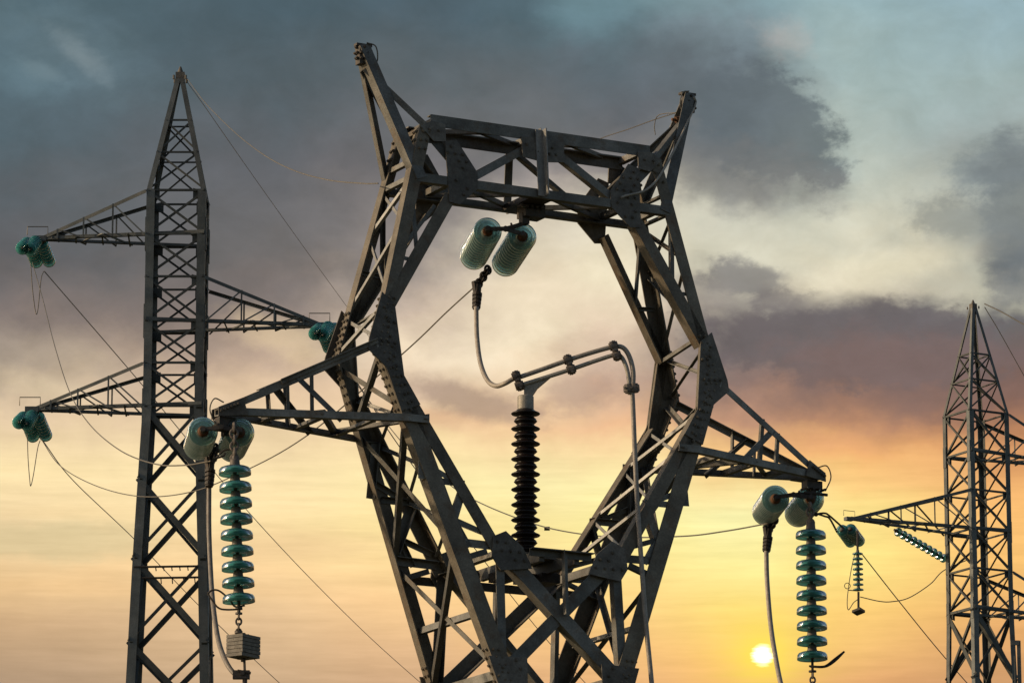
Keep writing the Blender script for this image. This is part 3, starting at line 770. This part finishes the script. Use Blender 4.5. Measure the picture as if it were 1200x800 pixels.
mb.rod(cl+Vector((-.02, -.05, .03)), cl+Vector((-.02, .05, .03)), .02, 8); mb.rod(cl+Vector((.05, -.03, .03)), cl+Vector((-.06, -.03, .05)), .012, 6); mb.rod(cl, cl+Vector((0, 0, -.1)), .02, 8)
o = mb.build('cable_clamp', M['dark'], None); tag(o, 'bolted clamp under the block weight holding the thick jumper cable end', 'cable clamp')

YS2 = YR-.16
bR = hanging(950, 616, 776, 590, YS2, .136, 'nine-disc green glass string hanging at the right arm tip, right of the sun', 'short link chain over the right hanging green glass string', dx=2)
z = bR; mb = MB()
mb.rod(z+Vector((0, 0, .04)), z+Vector((0, 0, -.07)), .012, 8); mb.rod(z+Vector((0, 0, -.07)), z+Vector((0, 0, -.085)), .035, 12)
mb.tube(spline([z+Vector((-.03, 0, -.03)), z+Vector((.08, 0, -.035)), z+Vector((.13, 0, -.02)), z+Vector((.20, 0, .035)), z+Vector((.285, .0, .10))], 6), .009, 6)
mb.tube(spline([z+Vector((-.02, 0, -.035)), z+Vector((.08, -.03, -.045)), z+Vector((.14, -.03, -.03)), z+Vector((.21, -.03, .02)), z+Vector((.285, .0, .10))], 6), .009, 6)
o = mb.build('arcing_horn', M['dark'], None); tag(o, 'pointed dark arcing horn below the right hanging green glass string', 'arcing horn', 'arcing horns on the middle tower')
mb = MB()
for i in range(6):
    q = z+Vector((0, 0, -.11-.045*i)); mb.ring(q, (0, 1, 0) if i % 2 else (1, .1, 0), .022, .009, sy=1.3, up=(0, 0, 1))
o = mb.build('link_chain', M['cap'], None); tag(o, 'chain links hanging under the right green glass string by the lower frame edge', 'chain')
for Y_, pts, lab in ((YL-.1, [(252, 538), (262, 528), (272, 526)], 'thin paired horn rods between the left arm strings'),
                (YR-.1, [(956, 602), (966, 601), (972, 604), (989, 619)], 'paired horn rods reaching right from the right arm tip')):
    mb = MB(); P_ = [at(a[0], a[1], Y_) for a in pts]; mb.tube(spline(P_, 6), .009, 6)
    P2 = [p+Vector((.0, -.03, -.05*(1-abs(2*i/(len(P_)-1)-1)))) for i, p in enumerate(P_)]; P2[-1] = P_[-1]+Vector((-.06, 0, -.035)); mb.tube(spline(P2, 6), .009, 6)
    mb.rod(P_[0], P2[0]+Vector((0, 0, -.01)), .02, 8)
    o = mb.build('arcing_horn', M['dark'], None); tag(o, lab, 'arcing horn', 'arcing horns on the middle tower')

# --- porcelain post insulator
base = Vector((0.0, 0, sill_h-GZ+.02))
top = Mp(616, 477); bx = Mp(616, 640)
pw = toworld(Vector((bx.x, 0, sill_h-GZ+.016)))
hpost = toworld(top).z-pw.z
post = empty('post_insulator', pw, YAW); tag(post, 'tall dark brown ribbed porcelain post insulator standing in the window of the middle tower', 'post insulator')
prof = [(.0, 0), (.075, 0), (.075, .03), (.062, .035)]
nsh = 19; zz = .05; stp = (hpost-.07)/nsh
for i in range(nsh):
    Ro = .128 if i % 2 == 0 else .103; z0 = .05+stp*i
    prof += [(.074, z0), (.084, z0+stp*.15), (Ro-.008, z0+stp*.30), (Ro, z0+stp*.42), (Ro-.006, z0+stp*.52), (.092, z0+stp*.72), (.076, z0+stp*.92)]
prof += [(.06, hpost-.02), (.06, hpost), (0.0001, hpost)]
prof[0] = (.0001, 0)
mb = MB(); mb.lathe(prof, 40, closed=False); mb.build('shed_column', M['porcelain'], post, True)
mb = MB(); mb.lathe([(.0001, hpost-.03), (.066, hpost-.03), (.072, hpost-.02), (.072, hpost+.09), (.066, hpost+.10), (.0001, hpost+.10)], 32, closed=False); mb.build('end_cap', M['alu'], post)
mb = MB(); mb.lathe([(.0001, -.01), (.10, -.01), (.10, .02), (.078, .04), (.078, .06), (.0001, .06)], 32, closed=False); mb.build('base_flange', M['plate'], post)
YP = pw.y
br = [at(614, 450, YP), at(650, 438, YP), at(630, 455, YP), at(624, 464, YP), at(614, 464, YP)]
mb = MB(); th = Vector((0, .03, 0)); mb.v += [p-th for p in br]+[p+th for p in br]; n = len(br)
mb.f.append(tuple(range(n))); mb.f.append(tuple(range(n, 2*n))[::-1])
for i in range(n): mb.f.append((i, (i+1) % n, n+(i+1) % n, n+i))
o = mb.build('bracket', M['alu'], None); o.parent = post; o.matrix_parent_inverse = (post.matrix_basis).inverted()
# --- tubes and clamps on its head
d1, d2 = Vector((0, -.03, 0)), Vector((0, .03, 0))
wire([at(558, 360, YP+.6), at(559, 395, YP+.5), at(563, 425, YP+.35), at(571, 445, YP+.2), at(581, 452, YP+.1), at(592, 449, YP), at(601, 444, YP-.02), at(608, 442, YP-.03), at(637, 432, YP-.03), at(668, 421, YP-.03), at(700, 411, YP-.03), at(721, 406, YP-.03), at(731, 408, YP-.03), at(738, 419, YP-.03), at(742, 436, YP-.03), at(741.5, 455, YP-.03)],
     .0215, 'thick jumper cable looping from the top clamp over the porcelain post along the upper rail', 'jumper_cable', 'cable', 'thick jumper cables on the middle tower', 'cable', 8, 12)
wire([at(604, 452, YP-.03), at(614, 450, YP-.03), at(668, 433, YP-.03), at(700, 422, YP-.03), at(720, 416, YP-.03), at(728, 418, YP-.03), at(734, 430, YP-.03), at(737, 445, YP-.03), at(738, 462, YP-.03)],
     .019, 'shorter lower rail cable carried on the porcelain post bracket', 'jumper_cable', 'alu', 'thick jumper cables on the middle tower', 'cable', 8, 12)
wire([at(740.5, 452, YP-.03), at(742, 480, YP-.03), at(744, 530, YP-.06), at(747, 590, YP-.1), at(751, 650, YP-.15), at(757, 730, YP-.2), at(765, 815, YP-.3), at(776, 960, YP-.4)],
     .0215, 'thick cable dropping straight down in front of the right fork leg', 'down_cable', 'cable', 'thick jumper cables on the middle tower', 'cable', 8, 12)
for (px, py, rot, lab) in ((607, 446, 18, 'leftmost of the bolted rail clamps, above the porcelain post'), (667.5, 427, 18, 'middle bolted rail clamp, right of the porcelain post'), (721, 411, 18, 'rightmost upper rail clamp, at the cable bend'), (740, 455, 95, 'bolted clamp on the hanging cable, below the bend')):
    mb = MB(); c = at(px, py, YP-.03); r_ = rad(rot); ax = Vector((math.cos(r_), 0, math.sin(r_))); pr = Vector((-math.sin(r_), 0, math.cos(r_)))
    for s_ in (-1, 1):
        k = .045 if rot < 90 else .025
        q = c+pr*s_*k
        mb.rod(q-ax*.038, q+ax*.038, .036, 12); mb.rod(q-ax*.026, q+ax*.026, .047, 12)
        mb.rod(q+pr*s_*.03+Vector((0, -.05, 0)), q+pr*s_*.03+Vector((0, .05, 0)), .012, 6)
    mb.bar(c-pr*.05, c+pr*.05, ax, .05, .07); mb.rod(c+Vector((0, -.06, 0)), c+Vector((0, .06, 0)), .014, 6)
    o = mb.build('rail_clamp', M['cap'], None); tag(o, lab, 'cable clamp', 'bolted clamps along the rail cables')
# --- other thick jumpers
wire([at(245, 568, YL+1.15), at(245, 620, YL+1.0), at(247, 670, YL+.8), at(250, 710, YL+.5), at(256, 750, YL+.2), at(265, 775, YL-.05), at(275, 789, YL-.15), at(284, 792, YL-.17)],
     .0215, 'thick jumper cable hanging from the left arm clamp and curving to the block weight', 'jumper_cable', 'cable', 'thick jumper cables on the middle tower', 'cable', 8, 12)
wire([at(898, 644, YR+1.1), at(899, 680, YR+1.0), at(903, 730, YR+.8), at(909, 770, YR+.5), at(917, 808, YR+.2), at(930, 845, YR), at(945, 860, YR-.15)],
     .022, 'thick jumper cable hanging from the right arm clamp beside the sun', 'jumper_cable', 'cable', 'thick jumper cables on the middle tower', 'cable', 8, 12)

# ================================================================== OTHER TOWERS
def far_tower(loc, yaw, w0, hs, lower, apex, peak_h, arms, label, mname, bw, lw, base_w, side_gus=True):
    """square lattice tower. hs: panel heights of the straight shaft (top to bottom), lower: (height, half width) of the tapering part"""
    root = empty('transmission_tower', loc, yaw); tag(root, label, 'transmission tower', 'lattice steel transmission towers')
    hw = w0/2; m_ = M[mname]
    V_ = lambda x, y, z: Vector((x, y, z))
    cs = [(-1, -1), (1, -1), (1, 1), (-1, 1)]
    for (cx, cy) in cs:
        mb = MB(); a, b = (-cx, 0, 0), (0, -cy, 0)
        mb.angle(V_(cx*.07, cy*.07, apex), V_(cx*hw, cy*hw, hs[0]), a, b, lw*.6, lw*.08)
        mb.angle(V_(cx*hw, cy*hw, hs[0]), V_(cx*hw, cy*hw, hs[-1]), a, b, lw, lw*.1)
        pz, pw_ = hs[-1], hw
        for (z_, w_) in lower:
            mb.angle(V_(cx*pw_, cy*pw_, pz), V_(cx*w_, cy*w_, z_), a, b, lw*1.08, lw*.1); pz, pw_ = z_, w_
        # splice plates standing a little proud
        for z_ in hs[1::2]:
            mb.bar(V_(cx*(hw+.008), cy*(hw-lw*.5), z_-.28), V_(cx*(hw+.008), cy*(hw-lw*.5), z_+.28), (0, 1, 0), lw*.9, .014)
        mb.build('leg', m_, root)
    def facept(face, side, hwid, z, off=.0):
        # face 0..3; side -1/+1 along the face
        n = [(0, -1), (1, 0), (0, 1), (-1, 0)][face]; t = [(1, 0), (0, 1), (-1, 0), (0, -1)][face]
        return V_(n[0]*(hwid-off)+t[0]*side*hwid, n[1]*(hwid-off)+t[1]*side*hwid, z), Vector((n[0], n[1], 0)), Vector((t[0], t[1], 0))
    def member(p0, p1, n, w, face_dim=True):
        k = .02; mb = MB(); ax = (p1-p0).normalized(); s_ = ax.cross(n)
        if s_.z < 0: s_ = -s_
        mb.angle(p0-s_*w*.5, p1-s_*w*.5, s_, -n, w); mb.build('brace', M['dim'] if face_dim else m_, root)
    def panel(z0, w0_, z1, w1_, face, wb, hor=True, heavy=1.0):
        a, n, t = facept(face, -1, w0_, z0, .012); b, _, _ = facept(face, 1, w1_, z1, .012)
        c, _, _ = facept(face, 1, w0_, z0, .03); d, _, _ = facept(face, -1, w1_, z1, .03)
        member(a, b, n, wb*heavy); member(c, d, n, wb)
        if hor:
            e, _, _ = facept(face, -1, w0_, z0, .016); f, _, _ = facept(face, 1, w0_, z0, .016); member(e, f, n, wb)
    pk = [hs[0]+(apex-hs[0])*u for u in peak_h]
    pw = lambda z: hw+(.07-hw)*(z-hs[0])/(apex-hs[0])
    for face in range(4):
        for i in range(len(pk)):
            z0 = pk[i]; z1 = pk[i+1] if i+1 < len(pk) else hs[0]
            panel(z0, pw(z0), z1, pw(z1), face, bw*.8)
        for i in range(len(hs)-1): panel(hs[i], hw, hs[i+1], hw, face, bw)
    zz_, ww_ = hs[-1], hw
    for i, (z_, w_) in enumerate(lower):
        if i > 4: break
        for face in range(4): panel(zz_, ww_, z_, w_, face, bw*1.35, hor=(i == 0), heavy=1.9)
        zz_, ww_ = z_, w_
    # cap
    mb = MB(); mb.box((0, 0, apex+.03), .15, .15, .12); mb.rod((0, 0, apex+.08), (0, 0, apex+.2), .06, 12, .015)
    for k_ in range(4): mb.rod((.1*(-1)**k_, .12*(-1)**(k_//2), apex-.05), (.1*(-1)**k_, .12*(-1)**(k_//2), apex+.02), .02, 6)
    mb.build('peak_cap', M['plate'], root)
    # gusset plates at the shaft joints
    for z_ in hs:
        for face in range(4):
            for s_ in (-1, 1):
                mb = MB(); p, n, t = facept(face, s_, hw, z_, .05); c = p-t*s_*(lw+.01)-Vector((0, 0, .06))
                mb.prism(c-n*.006, c+n*.006, t, Vector((0, 0, 1)), [(-.07, -.10), (.07, -.07), (.07, .06), (-.07, .10)] if s_ > 0 else [(-.07, -.07), (.07, -.10), (.07, .10), (-.07, .06)])
                mb.build('gusset_plate', M['dim'], root)
    tips = []
    for (sgn, zb, zt, Ln, wtip) in arms:
        ch = MB(); tipb = V_(sgn*(hw+Ln), 0, zb); R = {}
        for sf in (-1, 1):
            t0, t1 = V_(sgn*(hw+.02), sf*(hw+.02), zt), tipb+V_(0, sf*.05, .05)
            b0, b1 = V_(sgn*(hw+.02)-sgn*w0, sf*(hw+.02), zb), tipb+V_(0, sf*.055, 0)
            ch.angle(t0, t1, (0, 0, -1), (0, -sf, 0), bw*1.6); ch.angle(b0, b1, (0, 0, 1), (0, -sf, 0), bw*1.6)
            R[sf] = (t0, t1, V_(sgn*(hw+.02), sf*(hw+.02), zb), b1)
        ch.box(tipb+V_(sgn*.02, 0, .02), .22, .16, .09)
        arm = ch.build('crossarm', m_, root)
        for sf in (-1, 1):
            t0, t1, b0, b1 = R[sf]; us = (0, .30, .58, .83)
            for i in range(1, 4):
                mb = MB(); a, b = t0.lerp(t1, us[i]), b0.lerp(b1, us[i]); mb.angle(a, b, (sgn, 0, 0), (0, -sf, 0), bw*.75); mb.build('brace', m_, arm)
                mb = MB(); a, b = t0.lerp(t1, us[i]), b0.lerp(b1, us[i-1]); a.y -= sf*.01; b.y -= sf*.01; mb.angle(a, b, (sgn, 0, 0), (0, -sf, 0), bw*.7); mb.build('brace', m_, arm)
        for i, u in enumerate((.15, .4, .65)):
            p0, p1 = R[-1][2].lerp(R[-1][3], u), R[1][2].lerp(R[1][3], u+.02); mb = MB(); mb.angle(p0, p1, (sgn, 0, 0), (0, 0, 1), bw*.7); mb.build('brace', m_, arm)
            s_ = (-1)**i; p0, p1 = R[s_][2].lerp(R[s_][3], u), R[-s_][2].lerp(R[-s_][3], u+.24); mb = MB(); mb.angle(p0+V_(0, 0, .02), p1+V_(0, 0, .02), (sgn, 0, 0), (0, 0, 1), bw*.7); mb.build('brace', m_, arm)
        # bird guard frame on the tip
        mb = MB(); q = tipb+V_(sgn*.0, -.06, .08); mb.tube([q+V_(-.22, 0, 0), q+V_(-.22, 0, .14), q+V_(.12, 0, .14), q+V_(.12, 0, -.02)], .009, 5); mb.build('guard_frame', M['wire'], arm)
        cz, sz_ = math.cos(yaw), math.sin(yaw)
        tips.append(Vector(loc)+Vector((tipb.x*cz-tipb.y*sz_, tipb.x*sz_+tipb.y*cz, tipb.z)))
    return root, tips

# left tower: front face at 75 m
YF = 75.0
def hz(py, Y=YF, px=206): return at(px, py, Y).z-GZ
cxl = at(206.5, 222, YF).x
hs = [hz(y) for y in (222, 273, 323, 375, 424, 474)]
lw_ = [(hz(560), .545), (hz(653), .60), (hz(752), .645), (hz(850), .69), (hz(955), .75), (0.2, 1.5)]
tl, tipsL = far_tower((cxl, YF+.5, GZ), 0.0, .98, hs, lw_, hz(82), (.62, .335), [(-1, hs[1], hs[0], 1.78, .1), (1, hs[3], hs[2], 1.93, .1), (-1, hs[5], hs[4], 1.84, .1)],
    'slender lattice tower left of the middle tower, with three crossarms staggered on both sides', 'far', .036, .135, 1.5)
# climbing guard bars
for k_, (py, n_) in enumerate(((664, 8), (677, 5))):
    mb = MB(); a, b = at(157 if k_ == 0 else 166, py, YF-.1), at(232, py-1, YF-.1); mb.rod(a, b, .018, 6)
    for i in range(n_):
        q = a.lerp(b, (i+.7)/n_); mb.rod(q, q+Vector((.01, 0, -.07 if k_ == 0 else -.1)), .01, 5)
    o = mb.build('climbing_guard', M['dark'], None); o.parent = tl; o.matrix_parent_inverse = tl.matrix_basis.inverted()
mb = MB(); mb.tube([at(243.5, 628, YF-.05), at(243.5, 720, YF-.05), at(244, 820, YF-.05), at(246, 950, YF-.05)], .02, 6); o = mb.build('lit_edge_strip', M['bright'], None); o.parent = tl; o.matrix_parent_inverse = tl.matrix_basis.inverted()  # added pale strip, imitates light catching the edge of the right leg

# right tower: nearest corner at 120 m
YC = 120.0
fc = at(1136, 479, YC); wr = 1.25; yr = rad(29)
cu, su = math.cos(yr), math.sin(yr)
cr = (fc.x+wr/2*cu-wr/2*su, fc.y+wr/2*su+wr/2*cu)
def hr(py): return at(1136, py, YC).z-GZ
hs2 = [hr(y) for y in (479, 527, 572, 618, 664, 711)]
lw2 = [(hr(790), .66), (hr(870), .72), (hr(960), .80), (.2, 1.9)]
ap = at(1147, 360, cr[1]).z-GZ
tr, tipsR = far_tower((cr[0], cr[1], GZ), yr, wr, hs2, lw2, ap, (.55, .30, .0001)[:2], [(-1, hs2[3], hs2[2], 3.38, .1), (1, hs2[1], hs2[0], 3.0, .1), (1, hs2[5], hs2[4], 3.0, .1)],
    'distant lattice tower at the right edge, seen corner-on, with one crossarm reaching left', 'far', .050, .14, 1.9)

# small post at the right edge
pb = at(1196, 750, 60.0)
mb = MB(); mb.angle((pb.x, 60, GZ), (pb.x, 60, pb.z), (-1, 0, 0), (0, 1, 0), .05, .01); mb.bar((pb.x-.13, 60, pb.z-.03), (pb.x-.02, 60, pb.z-.03), (0, 0, 1), .06, .03); mb.bar((pb.x-.08, 60, pb.z-.7), (pb.x-.08, 60, pb.z-.2), (1, 0, 0), .02, .02)
o = mb.build('steel_post', M['far'], None); tag(o, 'thin steel post rising at the lower right corner beside the distant tower', 'post')

# ---- strings on the left tower
def lt_strings(tip, px, py, which, hid=False):
    Yt = tip.y
    G = 'glass insulator strings on the left tower'
    defs = [((px-6, py+6), (px+3, py+29), .9, 'away, left', ), ((px+8, py+4), (px+18, py+28), .9, 'away, right'),
            ((px-8, py+6), (px-14, py+12), -1.0, 'near, left'), ((px+2, py+4), (px-5, py+14), -1.0, 'near, right')]
    nm = ['left one of two strings slanting back from', 'right one of two strings slanting back from', 'outer foreshortened string in front of', 'inner foreshortened string in front of']
    for i, d in enumerate(defs):
        string(at(*d[0], Yt), at(*d[1], Yt+d[2]), 7, .112, nm[i]+' '+which, G, flat=.9)
lt_strings(tipsL[0], 40, 279, 'the left tower upper left arm')
lt_strings(tipsL[2], 36, 483, 'the left tower lower left arm')
lt_strings(tipsL[1], 383, 379, 'the left tower right arm')
# ---- strings on the right tower
tR = tipsR[0]; G = 'glass insulator strings on the right tower'
string(at(986, 620, tR.y), at(997, 635, tR.y+1.0), 8, .155, 'leftmost short thick glass string at the arm tip of the distant right tower', G)
string(at(996, 619, tR.y), at(1007, 634, tR.y+1.0), 8, .155, 'second short thick glass string at the arm tip of the distant right tower', G)
string(at(1005, 645, tR.y-.1), at(1006, 693, tR.y-.1), 8, .135, 'thin hanging string of small discs under the arm tip of the distant right tower', G, flat=.6)
string(at(1049, 621, tR.y+.9), at(1108, 655, tR.y+2.4), 10, .12, 'slanting row of glass discs below the arm of the distant right tower', G)
mb = MB(); mb.rod(at(1005, 622, tR.y-.1), at(1005, 645, tR.y-.1), .03, 6); o = mb.build('suspension_rod', M['dark'], None); tag(o, 'short rod above the thin hanging string of the distant right tower', 'rod')
mb = MB(); mb.rod(at(1006, 693, tR.y-.1), at(1006, 712, tR.y-.1), .03, 6); q = at(1006, 716, tR.y-.1); mb.prism(q-Vector((0, 0, .03)), q+Vector((0, 0, .03)), Vector((1, 0, 0)), Vector((0, 1, 0)), [(-.17, 0), (0, -.5), (.17, 0), (0, .5)])
o = mb.build('counterweight', M['dark'], None); tag(o, 'flat dark plate weight under the thin string of the distant right tower', 'counterweight')
wire([at(1002, 647, tR.y-.1), at(997, 670, tR.y-.1), at(993, 700, tR.y-.1), at(994, 714, tR.y-.1), at(1000, 706, tR.y-.1), at(1005, 702, tR.y-.1)], .013, 'thin looping jumper wire left of the thin hanging string at the distant right tower', group=None)
mb = MB(); mb.ring(at(993, 686, tR.y-.1), (0, 1, .1), .075, .01); mb.rod(at(994, 691, tR.y-.1), at(1006, 692, tR.y-.1), .014, 5)
o = mb.build('arcing_ring', M['wire'], None); tag(o, 'small wire ring beside the thin hanging string at the distant right tower', 'arcing ring')

# ================================================================== WIRES
Yl = 75.5; WL = 'conductor wires between the towers'
def pxw(lst, r, label, **k): return wire([at(a, b, c) for a, b, c in lst], r, label, group=k.get('group', WL), n=10, sides=5)
pxw([(48, 514, 76.2), (70, 545, 73), (110, 568, 68), (160, 581, 62), (215, 578, 57), (270, 559, 53), (357, 512, 48), (470, 416, 44), (524, 365, 43), (556, 336, 41.5)], .0085, 'sagging wire from the left tower lower left arm up to the middle tower top clamp')
pxw([(38, 308, 76.2), (50, 350, 73), (64, 405, 68), (82, 460, 63), (105, 497, 57), (140, 527, 50), (180, 543, 44), (215, 545, 40.5), (247, 540, 39.6)], .008, 'sagging wire from the left tower upper left arm to the middle tower left arm')
pxw([(385, 404, 76.2), (430, 466, 72), (480, 528, 66), (530, 570, 60), (565, 590, 55), (615, 610, 51), (660, 622, 48), (720, 629, 46), (800, 628, 44), (850, 622, 43), (900, 613, 42.4)], .0085, 'long sagging wire passing behind the porcelain post to the right arm of the middle tower')
mb = MB(); c = at(641, 619, 49.5); mb.rod(c-Vector((.03, 0, 0)), c+Vector((.03, 0, 0)), .022, 8); o = mb.build('wire_damper', M['dark'], None); tag(o, 'tiny dark clamp on the wire just right of the porcelain post', 'damper')
G2 = 'conductor wires running down behind the left tower'
pxw([(52, 318, 76.2), (165, 449, 88), (296, 605, 105), (400, 714, 120), (482, 790, 135), (600, 890, 160)], .011, 'long straight wire from the left tower upper left arm down past its right side', group=G2)
pxw([(50, 516, 76.2), (85, 562, 80), (158, 632, 88), (240, 716, 98), (330, 802, 110), (420, 880, 125)], .010, 'straight wire from the lower left arm of the left tower crossing behind its foot', group=G2)
pxw([(390, 404, 76.2), (480, 540, 92), (593, 690, 112), (650, 760, 123), (700, 815, 130), (760, 880, 140)], .012, 'faint wire seen through the crossed diagonals at the foot of the middle tower', group=G2)
G3 = 'thin loops under the left tower arms'
for (a, b) in (((36, 310), 'upper left arm tip'), ((32, 508), 'lower left arm tip')):
    x, y = a; d = 0 if y < 400 else -6
    pxw([(x, y, 75.0), (x+2+d*.2, y+28, 75.0), (x+5+d*.4, y+52, 75.0), (x+7+d*.5, y+58-d*.5, 75.0), (x+9+d*.3, y+48, 75.3), (x+12, y+18, 75.6), (x+15, y+8, 76)], .009, 'narrow hanging jumper loop under the '+b+' of the left tower', group=G3)
G4 = 'earth wires'
pxw([(219, 92, 75.6), (240, 120, 71), (275, 155, 64), (310, 182, 57), (345, 200, 50), (385, 211, 44), (425, 215, 40.5), (443, 215, 39.2)], .0075, 'curved earth wire from the left tower top to the left column of the middle tower', group=G4)
pxw([(219, 96, 75.6), (240, 125, 80), (300, 211, 95), (375, 316, 115), (440, 405, 140)], .0075, 'straight earth wire falling from the left tower top behind the middle tower', group=G4)
pk_r = toworld(Vector((TIP[0]-.12, 0, TIP[1]-GZ-.18)))
wire([pk_r, at(768, 140, 43), at(735, 152, 46), at(700, 164, 50), (at(640, 190, 57))], .006, 'faint earth wire leaving the right peak of the middle tower towards the left', group=G4, n=8, sides=5)
wire([pk_r, at(772, 135, 40.9), at(767, 147, 40.9), at(768, 158, 40.9)], .005, 'short drooping wire end below the right peak of the middle tower', group=G4, n=8, sides=5)
G5 = 'wires of the distant right tower'
pxw([(1011, 650, 121.5), (1055, 706, 128), (1103, 765, 136), (1160, 830, 146)], .018, 'straight wire from the arm tip of the distant right tower down behind its legs', group=G5)
pxw([(1008, 699, 119.4), (1030, 704, 119.8), (1045, 704.5, 120), (1065, 700, 120.5), (1090, 684, 121), (1106, 668, 121.5), (1135, 655, 122)], .016, 'shallow drooping jumper wire beneath the arm of the distant right tower', group=G5)
pxw([(1154, 356, 120.8), (1175, 366, 118), (1200, 380, 114), (1260, 410, 105)], .020, 'thick earth wire from the distant right tower top leaving to the right edge', group=G5)
pxw([(1154, 360, 120.8), (1172, 390, 126), (1200, 440, 134), (1240, 510, 145)], .014, 'thin earth wire falling steeply right from the distant right tower top', group=G5)
